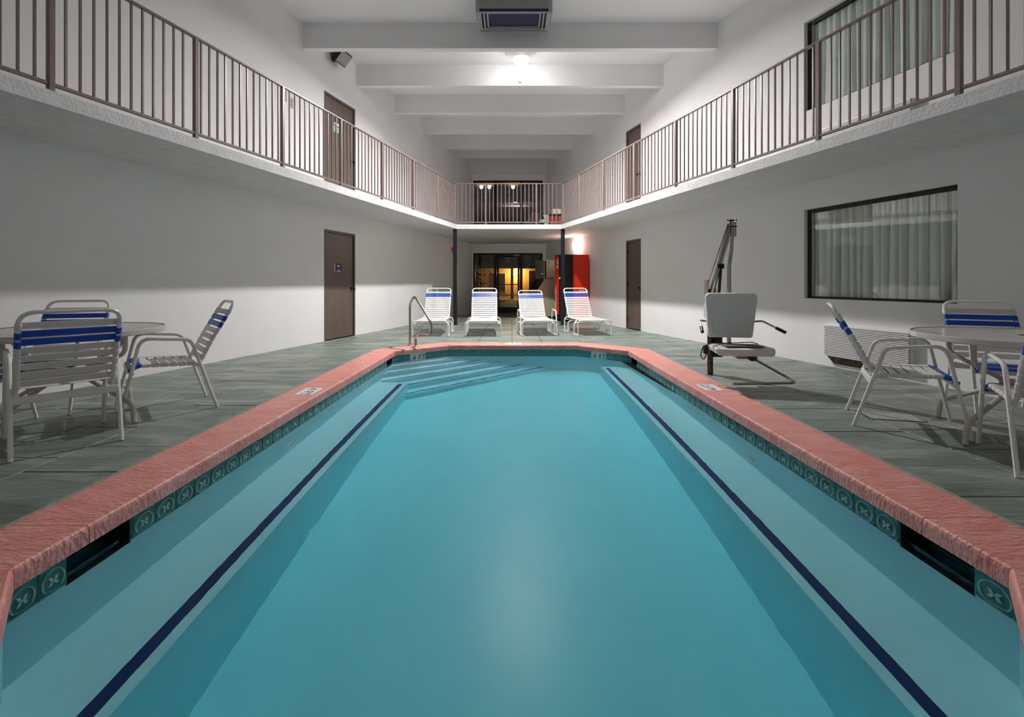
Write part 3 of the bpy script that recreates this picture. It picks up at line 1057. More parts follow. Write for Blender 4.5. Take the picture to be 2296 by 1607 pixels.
def floodlight():
    p = on_left(9.02, 0, 5.41)
    t = thing('flood_light', 'square black flood light on the left wall under the beams', 'flood light', p, ROT_L)
    MB().lathe([(.06, 0), (.06, .03), (.03, .05)], 14).build('wall_mount', 'black', t, rot=(R(90), 0, 0))
    # the head looks out into the hall, tipped and swung away from the wall
    a = MB().bbox(-.17, .17, -.05, .05, -.13, .13, .012)
    a.box(-.10, .10, .05, .09, -.08, .08)
    for k in range(5):
        a.box(-.15 + .07 * k, -.14 + .07 * k, .05, .075, -.12, .12)
    hd = a.build('head', 'black', t, loc=(.0, -.20, .0), rot=(R(42), 0, 0))
    g_ = MB().box(-.15, .15, -.056, -.05, -.11, .11).build('lens', 'vent', hd)
    MB().tube(fillet([(-.03, -.02, 0), (-.19, -.08, .0), (-.19, -.20, .0), (-.16, -.20, 0)], .03), .016, 8).build('bracket', 'black', t, smooth=True)
floodlight()

def sconce():
    t = thing('wall_sconce', 'lit white glass wall lamp above the vending machine', 'wall lamp', on_right(14.0, z=2.08), ROT_R)
    MB().bbox(-.06, .06, -.02, 0, 0, .26, .006).build('back_plate', 'white', t)
    pr = []
    MB().lathe([(.001, 0), (.04, .0), (.052, .06), (.055, .13), (.048, .20), (.001, .21)], 18, cap=False).build('glass_shade', 'sconce_glow', t, smooth=True, loc=(0, -.125, .0))
    MB().box(-.02, .02, -.09, -.01, .1, .14).build('arm', 'white', t)
sconce()

# ------------------------------------------------------------------ outdoor furniture
def strap(x_half, centre, tang, nrm, width, r, mat_, parent, name='strap', sag=0.0):
    """one vinyl strap stretched between two tubes that run along tang at x = +-x_half"""
    c, t_, n_ = Vector(centre), Vector(tang).normalized(), Vector(nrm).normalized()
    X = Vector((1, 0, 0))
    mb = MB()
    th = .0035
    seg = 6
    for (o0, flip) in ((r + .001, 0), (r + .001 + th, 1)):
        pass
    top, bot = [], []
    for i in range(seg + 1):
        x = -x_half + 2 * x_half * i / seg
        sg = -sag * (1 - (x / x_half) ** 2)
        for w_ in (-width / 2, width / 2):
            top.append(c + X * x + t_ * w_ + n_ * (r + .001 + th + sg))
            bot.append(c + X * x + t_ * w_ + n_ * (r + .001 + sg))
    n = len(top)
    fs = []
    for i in range(seg):
        a = 2 * i
        fs.append((a, a + 2, a + 3, a + 1))
        fs.append((n + a, n + a + 1, n + a + 3, n + a + 2))
        fs.append((a, n + a, n + a + 2, a + 2))
        fs.append((a + 1, a + 3, n + a + 3, n + a + 1))
    mb.add(top + bot, fs)
    for s_ in (-1, 1):
        q = c + X * (s_ * x_half)
        mb.tube([q - t_ * width / 2, q + t_ * width / 2], r + .004, 10)
    return mb.build(name, mat_, parent)

def chair_proto():
    t = thing('patio_chair', 'x', 'chair', group='strap chairs around the patio tables')
    hw, r = .265, .0135
    for s_ in (-1, 1):
        x = s_ * hw
        full = fillet([(x, .335, 0), (x, .198, .645), (x, -.14, .612), (x, -.335, 0)], [.085, .085], 7)
        MB().tube([full[0], full[1].lerp(full[0], -.01)], r, 8).build('leg', 'white_frame', t, smooth=True)
        MB().tube([full[-1], full[-2].lerp(full[-1], -.01)], r, 8).build('leg', 'white_frame', t, smooth=True)
        MB().tube(full[1:-1], r * 1.01, 8).build('armrest', 'white_frame', t, smooth=True)
    # seat rails, back loop, cross rails
    sx = .238
    rail_pts = lambda x: [(x, -.215, .385), (x, -.12, .405), (x, .20, .425), (x, .275, .375)]
    MB().tube(fillet([(-sx, -.215, .385)] + rail_pts(-sx)[1:] + [(sx, .275, .375)] + rail_pts(sx)[::-1][1:], [.1, .06, .05, .05, .06, .1], 4), .0125, 8).build('seat_frame', 'white_frame', t, smooth=True)
    bp = [(-sx, -.195, .375), (-sx, -.30, .60), (-sx, -.475, .92), (sx, -.475, .92), (sx, -.30, .60), (sx, -.195, .375)]
    MB().tube(fillet(bp, [.4, .085, .085, .4], 6), .0135, 8).build('back_frame', 'white_frame', t, smooth=True)
    MB().bbox(-hw, hw, -.236, -.216, .325, .375, .004).build('stretcher', 'white_frame', t)
    MB().tube([(-hw, .245, .365), (hw, .245, .365)], .010, 8).build('stretcher', 'white_frame', t, smooth=True)
    # straps of the back, from the top down
    A, B, Cc = Vector((0, -.475, .92)), Vector((0, -.30, .60)), Vector((0, -.195, .375))
    def back_at(d):
        l1 = (A - B).length
        if d < l1:
            return A.lerp(B, d / l1), (A - B)
        return B.lerp(Cc, (d - l1) / (B - Cc).length), (B - Cc)
    for k in range(8):
        d = .105 + k * .0615
        p, tg = back_at(d)
        nn = Vector((0, tg.z, -tg.y))
        strap(sx, p, tg, nn, .047, .0135, 'blue_strap' if k in (1, 2) else 'white_strap', t)
    for k in range(8):
        if k < 6:
            y = -.145 + k * .0615
            p = Vector((0, y, .403 + (y + .12) * .0625)); tg = Vector((0, 1, .0625))
        elif k == 6:
            p = Vector((0, .215, .418)); tg = Vector((0, 1, -.35))
        else:
            p = Vector((0, .256, .392)); tg = Vector((0, .8, -.6))
        strap(sx, p, tg, Vector((0, -tg.z, tg.y)), .05 if k < 7 else .036, .0125, 'blue_strap' if k >= 6 else 'white_strap', t, sag=.004)
    return t

def heading(fx, fy):
    return math.atan2(fy, fx) - math.pi / 2

chair0 = chair_proto()
CH = [(-3.149, 3.283, -.76, .65, 'white strap chair turned its back, left foreground'),
      (-3.03, 4.11, -.742, -.67, 'white strap chair in profile right of the left patio table'),
      (-4.04, 4.115, .34, -.94, 'white strap chair behind the left patio table'),
      (-4.05, 3.42, .9, .43, 'white strap chair cut off by the left picture edge'),
      (3.05, 3.655, .855, -.515, 'white strap chair in profile left of the right patio table'),
      (4.12, 3.943, -.44, -.90, 'white strap chair behind the right patio table'),
      (3.247, 2.785, .52, .855, 'white strap chair cut off by the right picture edge')]
for i, (x, y, fx, fy, lab) in enumerate(CH):
    c = chair0 if i == 0 else copy_tree(chair0)
    c.location = (x, y, 0)
    c.rotation_euler = (0, 0, heading(fx, fy))
    c['label'] = lab

def patio_table(label, loc, rot, top_mat, edge):
    t = thing('patio_table', label, 'table', loc, rot, 'round patio tables')
    rr = .62
    MB().lathe([(.02, .728), (rr - .018, .728), (rr - .012, .722), (rr - .012, .700), (.02, .700)], 48).build('table_top', top_mat, t, smooth=True)
    MB().lathe([(rr - .012, .731), (rr - .004, .732), (rr, .728), (rr, .694), (rr - .004, .690), (rr - .03, .690), (rr - .03, .699), (rr - .012, .700)], 48, cap=False).build('rim', edge, t, smooth=True)
    MB().lathe([(.018, .7285), (.03, .732), (.033, .728)], 16).build('umbrella_hole', 'black', t)
    for k in range(4):
        a = R(90 * k)
        c, s_ = math.cos(a), math.sin(a)
        pth = fillet([(.47, 0, .695), (.47, 0, .54), (.075, 0, .375), (.53, 0, .14), (.545, 0, 0)], [.08, .05, .10], 5)
        MB().tube([(p.x * c, p.x * s_, p.z) for p in pth], .017, 8, flat=1.0).build('leg', 'table_leg', t, smooth=True)
    MB().lathe([(.09, .345), (.095, .36), (.095, .39), (.09, .405)], 16).build('hub', 'table_leg', t)
    MB().lathe([(.455, .672), (.485, .672), (.485, .692), (.455, .692)], 32, cap=False).build('support_ring', 'table_leg', t)
patio_table('round patio table with a grey acrylic top, left of the pool', (-3.53, 3.74, 0), math.atan2(-.04, .55), 'table_glass', 'table_leg')
patio_table('round white patio table, right of the pool', (3.61, 3.30, 0), math.atan2(-.12, -.53), 'table_white', 'table_white')

def lounger(label, loc, rot, arms=False, back_deg=58, seat_l=.95, wide=.36, strapm='white_strap'):
    """origin at the centre of the front feet, local +y towards the back rest"""
    t = thing('sun_lounger', label, 'sun lounger', loc, rot, 'sun loungers in a row')
    r, z, sx = .0135, .315, .275
    def hoop(y, w, zz, nm='leg_frame'):
        MB().tube(fillet([(-w, y, .012), (-w, y, zz), (w, y, zz), (w, y, .012)], .07, 5), r, 8).build(nm, 'white_frame', t, smooth=True)
    hoop(0, wide, z)
    hoop(.27, wide, z - .06)
    hoop(.70, wide, z - .06)
    hoop(.98, wide, z)
    for s_ in (-1, 1):
        for (a, b) in ((0, .27), (.70, .98)):
            MB().tube([(s_ * wide, a, .013), (s_ * wide, b, .013)], r, 8).build('runner', 'white_frame', t, smooth=True)
        MB().tube([(s_ * sx, .005, z), (s_ * sx, seat_l, z)], r, 8).build('seat_rail', 'white_frame', t, smooth=True)
        MB().tube([(s_ * sx, .30, z), (s_ * wide, .27, z - .08)], .008, 6).build('strut', 'white_frame', t)
        MB().tube([(s_ * sx, .36, z), (s_ * wide, .28, z - .10)], .008, 6).build('strut', 'white_frame', t)
        if arms:
            MB().tube(fillet([(s_ * (wide + .02), .10, .012), (s_ * (wide + .02), .22, .50), (s_ * (wide + .02), .62, .52), (s_ * (wide + .02), .74, .012)], .08, 5), r, 8).build('armrest', 'white_frame', t, smooth=True)
    n = 15
    for k in range(n):
        y = .05 + k * (seat_l - .10) / (n - 1)
        strap(sx, (0, y, z), (0, 1, 0), (0, 0, 1), .048, r, strapm, t, sag=.012)
    ca, sa = math.cos(R(back_deg)), math.sin(R(back_deg))
    bl = .76
    at_ = lambda d: Vector((0, seat_l + ca * d, z + sa * d))
    pts = [Vector((-sx, 0, 0)) + at_(0), Vector((-sx, 0, 0)) + at_(bl), Vector((sx, 0, 0)) + at_(bl), Vector((sx, 0, 0)) + at_(0)]
    MB().tube(fillet(pts, .075, 6), r, 8).build('back_frame', 'white_frame', t, smooth=True)
    m = 14
    for k in range(m):
        d = .03 + k * (bl - .115 - .03) / (m - 1)
        strap(sx, at_(d), (0, ca, sa), (0, -sa, ca), .033, r, 'blue_strap' if k in (m - 2, m - 3) else strapm, t)
    MB().tube([(-sx + .02, seat_l + ca * .35, z + sa * .35 - .01), (-sx + .02, seat_l + .25, .25)], .007, 6).build('prop', 'white_frame', t)
    MB().tube([(sx - .02, seat_l + ca * .35, z + sa * .35 - .01), (sx - .02, seat_l + .25, .25)], .007, 6).build('prop', 'white_frame', t)
    MB().tube([(-sx, seat_l + .25, .25), (sx, seat_l + .25, .25)], .007, 6).build('prop_bar', 'white_frame', t)
lounger('white strap lounger beside the pool handrail, leftmost of four', (-1.665, 9.50, 0), R(1))
lounger('white strap lounger second from the left, before the glass door', (-.585, 9.48, 0), R(2))
lounger('cream strap lounger with raised armrests, before the ice machine', (.57, 9.58, 0), R(6), arms=True, back_deg=51, strapm='cream_strap')
lounger('white strap lounger before the red vending machine, rightmost of four', (1.71, 9.66, 0), R(10))

# ------------------------------------------------------------------ pool handrail and lift
def handrail():
    d = Vector((.65, -.76))
    t = thing('pool_handrail', 'bent stainless steel handrail at the pool steps', 'handrail', (-1.775, 8.14, 0), math.atan2(d.y, d.x))
    prof = [(0, 0), (0, .72), (.16, .88), (.70, .46), (.74, .26), (.30, .255), (.20, .16), (.20, 0)]
    MB().tube(fillet([(a, 0, b) for a, b in prof], [.16, .14, .13, .10, .10, .10], 7), .0225, 12).build('rail', 'steel', t, smooth=True)
    for a in (0, .20):
        MB().lathe([(.045, 0), (.045, .006), (.03, .016), (.024, .016)], 16).build('escutcheon', 'steel', t, loc=(a, 0, .001))
handrail()

def pool_lift():
    t = thing('pool_lift', 'pool lift with a milky white seat on a steel mast', 'pool lift', (2.37, 5.60, 0))
    MB().lathe([(.033, 0), (.033, .30), (.038, .30), (.038, .34), (.033, .34), (.033, 1.02)], 14).build('mast', 'galv', t, smooth=True)
    MB().bbox(-.03, .13, -.10, .06, .22, .36, .02).build('gear_box', 'black', t)
    MB().bbox(.02, .12, -.07, .02, .36, .60, .01).build('battery', 'black', t)
    for s_ in (-1, 1):
        MB().bbox(s_ * .045 - .006, s_ * .045 + .006, -.05, .05, .86, 1.13, .003).build('mast_bracket', 'steel_dark', t)
    tip = Vector((.14, -.25, .0)) + Vector((0, 0, 1.80))
    MB().tube([(.0, 0, .92), tip], .030, 10).build('arm', 'steel', t, smooth=True)
    MB().tube([(-.045, .02, 1.00), tip + Vector((-.04, 0, -.02))], .008, 6).build('stay_rod', 'steel', t)
    MB().tube([(.06, -.06, .72), (.075, -.12, 1.28)], .017, 8).build('actuator', 'black', t, smooth=True)
    MB().tube([(.02, -.03, 1.00), (.06, -.10, 1.30)], .012, 8).build('actuator_rod', 'black', t, smooth=True)
    MB().bbox(.035, .105, -.15, -.09, 1.26, 1.32, .008).build('actuator_clevis', 'black', t)
    for s_ in (-1, 1):
        MB().bbox(tip.x + s_ * .036 - .004, tip.x + s_ * .036 + .004, tip.y - .03, tip.y + .02, 1.62, 1.83, .003).build('yoke_plate', 'steel', t)
    for z in (1.81, 1.74):
        MB().tube([(tip.x - .055, tip.y - .005, z), (tip.x + .055, tip.y - .005, z)], .009, 8).build('bolt', 'black', t)
    hang = fillet([tip + Vector((0, -.01, -.08)), (.115, -.28, 1.45), (.08, -.31, 1.30), (.08, -.31, .40), (.08, -.45, .345)], [.1, .15, .1], 5)
    MB().tube(hang, .024, 10).build('hanger_tube', 'steel', t, smooth=True)
    # seat unit, facing the near side
    def rounded_panel(w0, w1, h, th, rc=.05, n=5):
        pts = []
        for (cx, cz, a0) in ((w1 - rc, h - rc, 0), (-w1 + rc, h - rc, 90), (-w0 + rc * .6, rc * .6, 180), (w0 - rc * .6, rc * .6, 270)):
            rr_ = rc if cz > rc else rc * .6
            for k in range(n + 1):
                a = R(a0 + 90 * k / n)
                pts.append((cx + rr_ * math.cos(a), cz + rr_ * math.sin(a)))
        return pts
    pp = rounded_panel(.235, .275, .50, .03)
    n = len(pp)
    vs_ = [(x, 0, z) for x, z in pp] + [(x * .985, -.022, z * .985 + .004) for x, z in pp] + [(x * .82, -.022, (z - .25) * .82 + .25) for x, z in pp] + \
          [(x * .78, -.012, (z - .25) * .78 + .25) for x, z in pp] + [(x, .014, z) for x, z in pp]
    fs = [tuple(range(3 * n, 4 * n)), tuple(range(4 * n, 5 * n))[::-1]]
    for (a, b) in ((4, 0), (0, 1), (1, 2), (2, 3)):
        for k in range(n):
            l = (k + 1) % n
            fs.append((a * n + k, b * n + k, b * n + l, a * n + l))
    rz = R(-8)
    bo = (.065, -.37, .485)
    MB().add(vs_, fs).build('seat_back', 'lift_seat', t, smooth=True, loc=bo, rot=(R(4), 0, rz))
    sp = rounded_panel(.285, .26, .46, .05, .06)
    vs2, n2 = [], len(sp)
    for (k_, dz, ins) in ((0, -.065, .97), (1, -.05, 1.0), (2, -.012, 1.0), (3, 0.0, .965)):
        for (x, y) in sp:
            yy = (y - .23) * ins + .23
            curl = .012 * ((x / .27) ** 2) - .03 * max(0, (.12 - y) / .12) ** 2
            vs2.append((x * ins, -.46 + yy, dz + curl))
    fs2 = [tuple(range(n2))[::-1], tuple(range(3 * n2, 4 * n2))]
    for k_ in range(3):
        for q in range(n2):
            l = (q + 1) % n2
            fs2.append((k_ * n2 + q, k_ * n2 + l, (k_ + 1) * n2 + l, (k_ + 1) * n2 + q))
    so = (.06, -.42, .415)
    MB().add(vs2, fs2).build('seat', 'lift_seat', t, smooth=True, loc=so, rot=(R(-3), 0, rz))
    MB().box(-.17, .20, -.40, -.06, .004, .012).build('seat_mesh', 'mesh_fabric', t, loc=so, rot=(R(-3), 0, rz))
    MB().tube(fillet([(-.27, -.10, .02), (-.12, -.14, .03), (.05, -.06, .025), (.19, -.04, .035), (.24, -.09, .02)], .06, 5), .012, 6, flat=.4).build('lap_belt', 'black', t, loc=so, rot=(0, 0, rz))
    MB().tube(fillet([(-.25, -.10, .02), (-.33, -.10, -.02), (-.345, -.06, -.12), (-.30, -.02, -.18), (-.27, .0, -.12)], .05, 5), .006, 6).build('cable', 'black', t, loc=so, rot=(0, 0, rz))
    MB().bbox(-.32, -.27, -.12, -.05, -.10, .0, .012).build('buckle', 'black', t, loc=so, rot=(0, 0, rz))
    for s_, ex in ((-1, -.30), (1, .44)):
        pth = fillet([(s_ * .255, .01, .18), (s_ * .33, -.02, .19), (s_ * .35 + (.08 if s_ > 0 else 0), -.18, .12)], .05, 5)
        MB().tube(pth, .011, 8).build('arm_bar', 'steel', t, smooth=True, loc=bo, rot=(0, 0, rz))
        a, b = Vector(pth[-2]), Vector(pth[-1])
        dv = (b - a).normalized()
        MB().tube([b - dv * .02, b + dv * .09], .018, 8).build('hand_grip', 'black', t, smooth=True, loc=bo, rot=(0, 0, rz))
    MB().bbox(-.06, .11, -.36, -.12, -.105, -.06, .01).build('seat_bracket', 'steel_dark', t, loc=so, rot=(0, 0, rz))
    MB().bbox(.05, .12, -.42, -.34, -.115, -.06, .01).build('pivot_block', 'black', t, loc=so, rot=(0, 0, rz))
    fr = fillet([(.09, -.36, -.09), (.47, -.24, -.30), (.50, -.40, -.325), (-.16, -.55, -.325)], [.08, .07], 6)
    MB().tube(fr, .0135, 10).build('foot_rest', 'steel', t, smooth=True, loc=so, rot=(0, 0, rz))
    tgt = MB().box(-.002, .002, -.05, .05, 0, .17).build('instruction_tag', 'white_print', t, loc=(-.19, -.33, .70))
pool_lift()

t = thing('floor_drain', 'slotted pale floor drain grate under the right patio chair', 'drain', (3.10, 3.82, .0005), R(-14))
MB().box(-.20, .20, -.11, .11, 0, .0015).build('frame', 'joint', t)
for k in range(7):
    MB().box(-.185, .185, -.090 + k * .0285, -.079 + k * .0285, .0015, .006).build('slat', 'white', t)

# ------------------------------------------------------------------ vending machine, ice machine
def vending():
    w, d, h = .93, .74, 1.88
    t = thing('vending_machine', 'tall red and black drinks vending machine against the right wall', 'vending machine', on_right(13.2 + w / KR), ROT_R)
    # local x from the far side (0) to the near side (w); front at y = -d
    MB().bbox(0, w, -d + .22, -.03, .06, h, .01).build('cabinet', 'red', t)
    MB().box(.02, w - .02, -d + .1, -.05, 0, .06).build('plinth', 'black', t)
    n = 12
    arc = [(w * k / n, -d + .02 - .10 * math.sin(math.pi * k / n)) for k in range(n + 1)]
    poly = arc[::-1] + [(0, -d + .22), (w, -d + .22)]
    poly = [(w, -d + .22), (0, -d + .22)][::-1]
    MB().prism([(0, -d + .22)] + [(x, y) for x, y in arc] + [(w, -d + .22)], .06, h, 0).build('door', 'black', t)
    def skin(x0, x1, z0, z1, m, nm, off=.004, z0b=None, z1b=None):
        mb = MB()
        K = 8
        vs_ = []
        for k in range(K + 1):
            x = x0 + (x1 - x0) * k / K
            y = -d + .02 - .10 * math.sin(math.pi * x / w)
            za = z0 + ((z0b if z0b is not None else z0) - z0) * k / K
            zb = z1 + ((z1b if z1b is not None else z1) - z1) * k / K
            vs_ += [(x, y - off, za), (x, y - off, zb), (x, y + .002, za), (x, y + .002, zb)]
        fs = []
        for k in range(K):
            a = 4 * k
            fs += [(a, a + 4, a + 5, a + 1), (a + 1, a + 5, a + 7, a + 3), (a, a + 2, a + 6, a + 4)]
        fs += [(0, 1, 3, 2), (4 * K, 4 * K + 2, 4 * K + 3, 4 * K + 1)]
        mb.add(vs_, fs)
        return mb.build(nm, m, t)
    skin(.03, .60, .20, h - .03, 'red', 'front_panel')
    skin(.10, .18, .25, 1.72, 'white_print', 'ribbon', .006, .25, 1.2)
    skin(.22, .42, .14, .55, 'white_print', 'ribbon', .006, .14, 1.0)
    skin(.42, .47, .2, .8, 'orange', 'ribbon_edge', .007)
    skin(.20, .34, .55, .78, 'black', 'delivery_slot', .008)
    skin(.62, .80, .45, 1.6, 'black', 'selection_panel', .006)
    skin(.44, .58, 1.50, 1.58, 'white_print', 'price_label', .007)
    skin(.50, .58, 1.60, 1.76, 'white_print', 'price_label', .007)
    skin(.64, .67, 1.20, 1.24, 'led_green', 'indicator', .010)
    for k in range(6):
        skin(.70, .78, .62 + .14 * k, .70 + .14 * k, 'red_dark', 'selection_button', .012)
    text_mesh('lettering', 'Coke', .22, 'white_print', t, (w + .002, -.27, .86), (R(90), 0, R(90)), depth=.001, sx=1.0)
    for k in range(40):        # printed droplets on the side
        a, b = random.gauss(0, .09), random.gauss(0, .16)
        rr_ = random.uniform(.004, .011)
        MB().lathe([(rr_, 0), (rr_ * .5, .002)], 6).build('printed_drop', 'red_dark', t, loc=(w, -.27 + a, 1.22 + b), rot=(0, R(90), 0))
vending()

def ice_machine():
    w, h = .84, 1.77
    Y0 = 14.3
    t = thing('ice_machine', 'stainless steel ice dispenser between the glass entrance and vending machine', 'ice machine', on_right(Y0 + w / KR), ROT_R)
    # lower cabinet with a sloped front ledge
    prof = [(-.02, .08), (-1.18, .08), (-1.20, .86), (-.97, 1.20), (-.02, 1.20)]
    n = len(prof)
    mb = MB().add([(0, y, z) for y, z in prof] + [(w, y, z) for y, z in prof],
                  [tuple(range(n)), tuple(range(n, 2 * n))[::-1]] + [(i, n + i, n + (i + 1) % n, (i + 1) % n) for i in range(n)])
    mb.build('lower_cabinet', 'steel_pale', t)
    mb = MB().add([(.0, -1.212, .855), (w, -1.212, .855), (w, -.975, 1.205), (.0, -.975, 1.205), (0, -1.19, .86), (w, -1.19, .86), (w, -.96, 1.19), (0, -.96, 1.19)],
                  [(0, 1, 2, 3), (0, 4, 5, 1), (1, 5, 6, 2), (0, 3, 7, 4)])
    mb.build('drip_ledge', 'bronze', t)
    MB().bbox(0, w, -.97, -.02, 1.21, h, .012).build('ice_hopper', 'steel_dark', t)
    MB().box(w + .001, w + .006, -.90, -.10, 1.24, h - .03).build('side_panel', 'steel_pale', t)
    MB().box(w + .001, w + .005, -1.10, -.10, .12, .82).build('side_panel', 'steel_pale', t)
    MB().box(w + .001, w + .006, -.94, -.90, 1.24, h - .03).build('trim_strip', 'bronze', t)
    MB().box(.62, .78, -.978, -.970, 1.30, 1.42).build('dispense_panel', 'black', t)
    MB().box(.69, .72, -.982, -.978, 1.35, 1.38).build('push_button', 'led_blue', t)
    MB().box(w + .006, w + .008, -.88, -.80, h - .09, h - .05).build('sticker', 'blue_tag', t)
    for (x, y) in ((.05, -.1), (w - .05, -.1), (.05, -1.1), (w - .05, -1.1)):
        MB().lathe([(.02, 0), (.02, .09)], 8).build('foot', 'black', t, loc=(x, y, 0))
ice_machine()

# ------------------------------------------------------------------ clutter on the upper landing
z2 = FLOOR2
t = thing('upholstered_chair', 'worn brown upholstered chair on the upper landing', 'chair', (.78, 12.92, z2), R(15))
MB().bbox(-.24, .24, -.24, .24, .02, .14, .03).build('seat', 'brown_pad', t)
bk = [(-.22, .0), (.22, .0), (.22, .28), (.16, .37), (0, .40), (-.16, .37), (-.22, .28)]
MB().prism(bk, -.03, .03).build('backrest', 'brown_pad', t, loc=(0, .22, .10), rot=(R(80), 0, 0))
for x in (-.2, .2):
    for y in (-.2, .2):
        MB().bbox(x - .02, x + .02, y - .02, y + .02, 0, .05, .004).build('leg', 'dark_bag', t)
t = thing('duffel_bag', 'slumped dark bag against the upper landing railing', 'bag', (.47, 12.40, z2), R(8))
t.scale = (.9, .9, 1.35)
MB().add([(-.16, -.12, 0), (.2, -.12, 0), (.2, .12, 0), (-.16, .12, 0), (-.10, -.09, .10), (.17, -.08, .24), (.16, .08, .25), (-.10, .09, .10)],
         [(3, 2, 1, 0), (4, 5, 6, 7), (0, 1, 5, 4), (1, 2, 6, 5), (2, 3, 7, 6), (3, 0, 4, 7)]).build('body', 'dark_bag', t)
MB().tube(fillet([(-.02, -.1, .17), (.02, -.13, .28), (.12, -.1, .24)], .04, 4), .01, 6).build('strap_handle', 'dark_bag', t)
t = thing('glass_bottle', 'dark bottle with a teal label on the upper landing', 'bottle', (.79, 12.36, z2))
t.scale = (1.15, 1.15, 1.3)
MB().lathe([(.001, 0), (.05, 0), (.052, .02), (.048, .16), (.022, .24), (.018, .29), (.02, .30), (.001, .30)], 16, cap=False).build('body', 'bottle', t, smooth=True)
MB().lathe([(.0535, .06), (.0525, .125)], 16, cap=False).build('label', 'teal_label', t)
t = thing('storage_tub', 'red plastic tub with a dark lid on the upper landing', 'tub', (1.16, 12.42, z2), R(-4))
t.scale = (.68, .7, 1.3)
MB().add([(-.22, -.16, 0), (.22, -.16, 0), (.22, .16, 0), (-.22, .16, 0), (-.26, -.19, .19), (.26, -.19, .19), (.26, .19, .19), (-.26, .19, .19)],
         [(3, 2, 1, 0), (4, 5, 6, 7), (0, 1, 5, 4), (1, 2, 6, 5), (2, 3, 7, 6), (3, 0, 4, 7)]).build('body', 'red_tub', t)
MB().bbox(-.27, .27, -.20, .20, .19, .235, .01).build('lid', 'dark_bag', t)
t = thing('cardboard_carton', 'white carton standing behind the red tub', 'carton', (1.26, 12.80, z2), R(-6))
t.scale = (1, 1, 1.25)
MB().bbox(-.17, .17, -.12, .12, 0, .40, .004).build('body', 'carton', t)
MB().box(-.17, .17, -.122, -.118, .18, .22).build('tape', 'beige_plate', t)
t = thing('cardboard_carton', 'low pale carton between the brown chair and red tub', 'carton', (.885, 12.55, z2), R(6))
t.scale = (.7, .7, 1.4)
MB().bbox(-.11, .11, -.10, .10, 0, .22, .004).build('body', 'carton', t)
MB().box(-.11, .11, -.03, .03, .219, .222).build('tape', 'beige_plate', t)

# ------------------------------------------------------------------ outside, beyond the glass
gy0, gy1 = FAR + .25, 46
tag(MB().box(-14, 14, gy0, gy1, -.25, -.03).build('ground_outside', 'ext_ground'), 'dim tan paving outside the glass entrance', 'paving', kind='structure')
b = thing('motel_wing', 'two storey tan building wing across the dark courtyard', 'building', (0, 34, 0))
MB().box(-12, 12, 0, .4, -.1, 7.5).build('wall', 'ext_wall', b)
MB().box(-12, 12, -2.2, 0, 2.05, 2.30).build('walkway_slab', 'ext_trim', b)
for i in range(13):
    if i % 2 == 0:
        MB().box(-9.0 + i * 1.5 - .09, -9.0 + i * 1.5 + .09, -2.2, -2.0, -.1, 7).build('post', 'ext_trim', b)
rl = MB().box(-12, 12, -2.15, -2.1, 3.3, 3.36).build('walkway_rail', 'ext_dark', b)
BA2 = MB().box(-.012, .012, -.012, .012, 2.3, 3.3).mesh('bar'); BA2.materials.append(M['ext_dark'])
for k in range(48):
    place('bar', BA2, rl, (-3.6 + .15 * k, -2.12, 0))
for (x, w_, z0, z1) in ((-2.9, .95, 0, 1.95), (-.95, .9, .45, 1.75), (1.7, .95, 0, 1.95), (-.9, 1.1, 2.6, 4.2), (1.9, .95, 2.3, 4.3), (-3.0, 1.2, 2.9, 4.2)):
    fr = MB().box(x - w_ / 2 - .06, x + w_ / 2 + .06, -.05, .0, z0 - .05, z1 + .06).build('window', 'ext_trim', b)
    MB().box(x - w_ / 2, x + w_ / 2, -.07, -.05, z0, z1).build('pane', 'ext_dark', fr)
t = thing('porch_lamp', 'glowing amber lamp on the tan building across the courtyard', 'lamp', (.31, 33.98, 1.72))
MB().box(-.06, .06, -.05, 0, -.1, .2).build('back_plate', 'ext_dark', t)
MB().lathe([(.001, -.11), (.07, -.09), (.11, 0), (.08, .09), (.001, .11)], 14, cap=False).build('globe', 'warm_glow', t, smooth=True, loc=(0, -.16, .05))
ld = bpy.data.lights.new('porch_lamp_light', 'POINT'); ld.energy = 210; ld.color = (1, .60, .22); ld.shadow_soft_size = .1
lo = bpy.data.objects.new('porch_lamp_light', ld); C.objects.link(lo); lo.parent = t; lo.location = (0, -.45, .05)
t = thing('garden_bench', 'low wooden bench beyond the glass entrance', 'bench', (-.15, 25.5, -.03))
for k in range(3):
    MB().bbox(-.8, .8, -.2 + .14 * k, -.08 + .14 * k, .42, .46, .005).build('slat', 'ext_wall', t)
for x in (-.6, .6):
    MB().bbox(x - .04, x + .04, -.18, .2, 0, .42, .005).build('leg', 'bark', t)
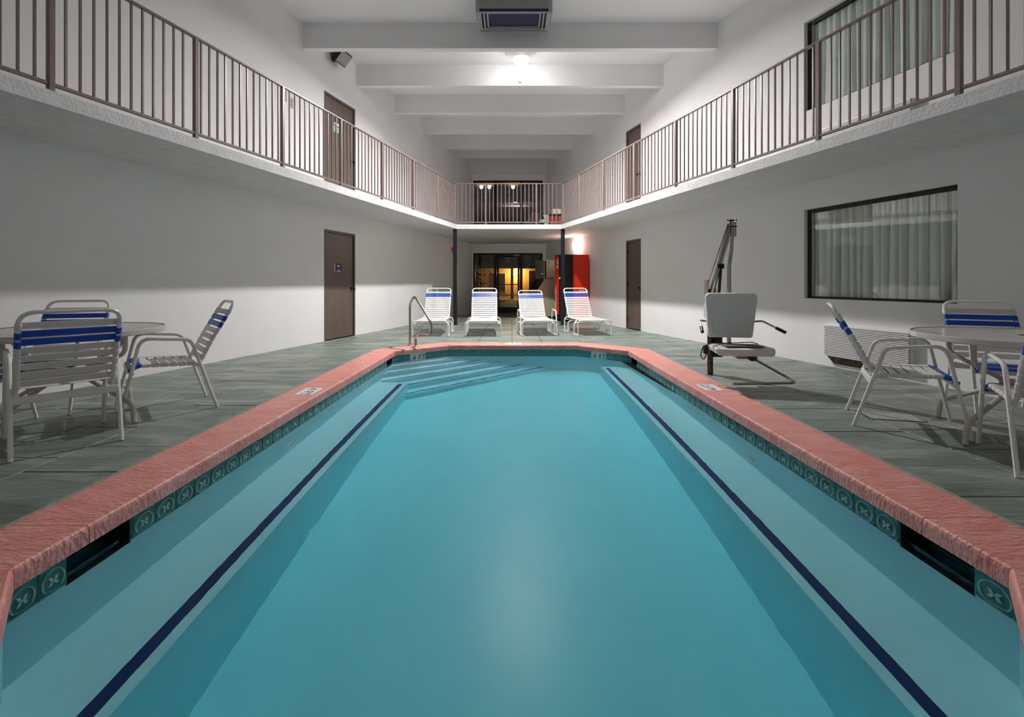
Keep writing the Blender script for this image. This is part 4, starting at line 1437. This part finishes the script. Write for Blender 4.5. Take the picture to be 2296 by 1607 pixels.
t = thing('courtyard_tree', 'slender leafy tree outside left of the glass door', 'tree', (-1.75, 22, -.03))
MB().tube([(0, 0, 0), (.04, 0, 1.2), (-.03, 0, 2.4)], .07, 8).build('trunk', 'bark', t, smooth=True)
lv = MB()
for k in range(160):
    a, e_, rr_ = random.uniform(0, 6.28), random.uniform(.9, 3.2), random.uniform(.05, .55)
    c = Vector((rr_ * math.cos(a), rr_ * math.sin(a), e_))
    u = Vector((random.uniform(-1, 1), random.uniform(-1, 1), random.uniform(-1, 1))).normalized() * .11
    w_ = u.orthogonal().normalized() * .05
    lv.add([c - u, c + w_, c + u, c - w_], [(0, 1, 2, 3)])
tag(lv.build('foliage', 'leaf', t), kind='stuff')
# upper walkway outside the sliding doors
tag(MB().box(-6, 6, FAR + .25, FAR + 2.2, FLOOR2 - .2, FLOOR2 - .02).build('walkway_outside', 'ext_trim'), 'outdoor walkway slab beyond the upper sliding doors', 'walkway', kind='structure')
tag(MB().box(-6, 6, FAR + .25, FAR + 2.6, 5.05, 5.2).build('canopy_outside', 'ext_trim'), 'pale canopy above the outdoor walkway', 'canopy', kind='structure')
wr_ = thing('walkway_railing', 'amber lit railing outside the upper sliding doors', 'railing', (0, FAR + 2.1, FLOOR2))
MB().box(-3, 3, -.02, .02, .38, .42).build('top_rail', 'ext_wall', wr_)
BA3 = MB().box(-.015, .015, -.012, .012, 0, .40).mesh('bar'); BA3.materials.append(M['ext_wall'])
for k in range(30):
    place('bar', BA3, wr_, (-2.2 + .15 * k, 0, 0))
for (x, lab) in ((-1.24, 'amber globe lamp outside, leftmost of three over the landing'), (-.92, 'amber globe lamp outside, middle one of three over the landing'), (.04, 'amber globe lamp outside, rightmost of three over the landing')):
    t = thing('walkway_lamp', lab, 'lamp', (x, FAR + 2.2, 5.05), 0, 'globe lamps outside the landing')
    MB().lathe([(.05, -.03), (.05, 0)], 12).build('canopy_plate', 'ext_trim', t)
    MB().lathe([(.001, -.17), (.05, -.15), (.075, -.10), (.06, -.04), (.001, -.03)], 14, cap=False).build('globe', 'warm_dim', t, smooth=True)
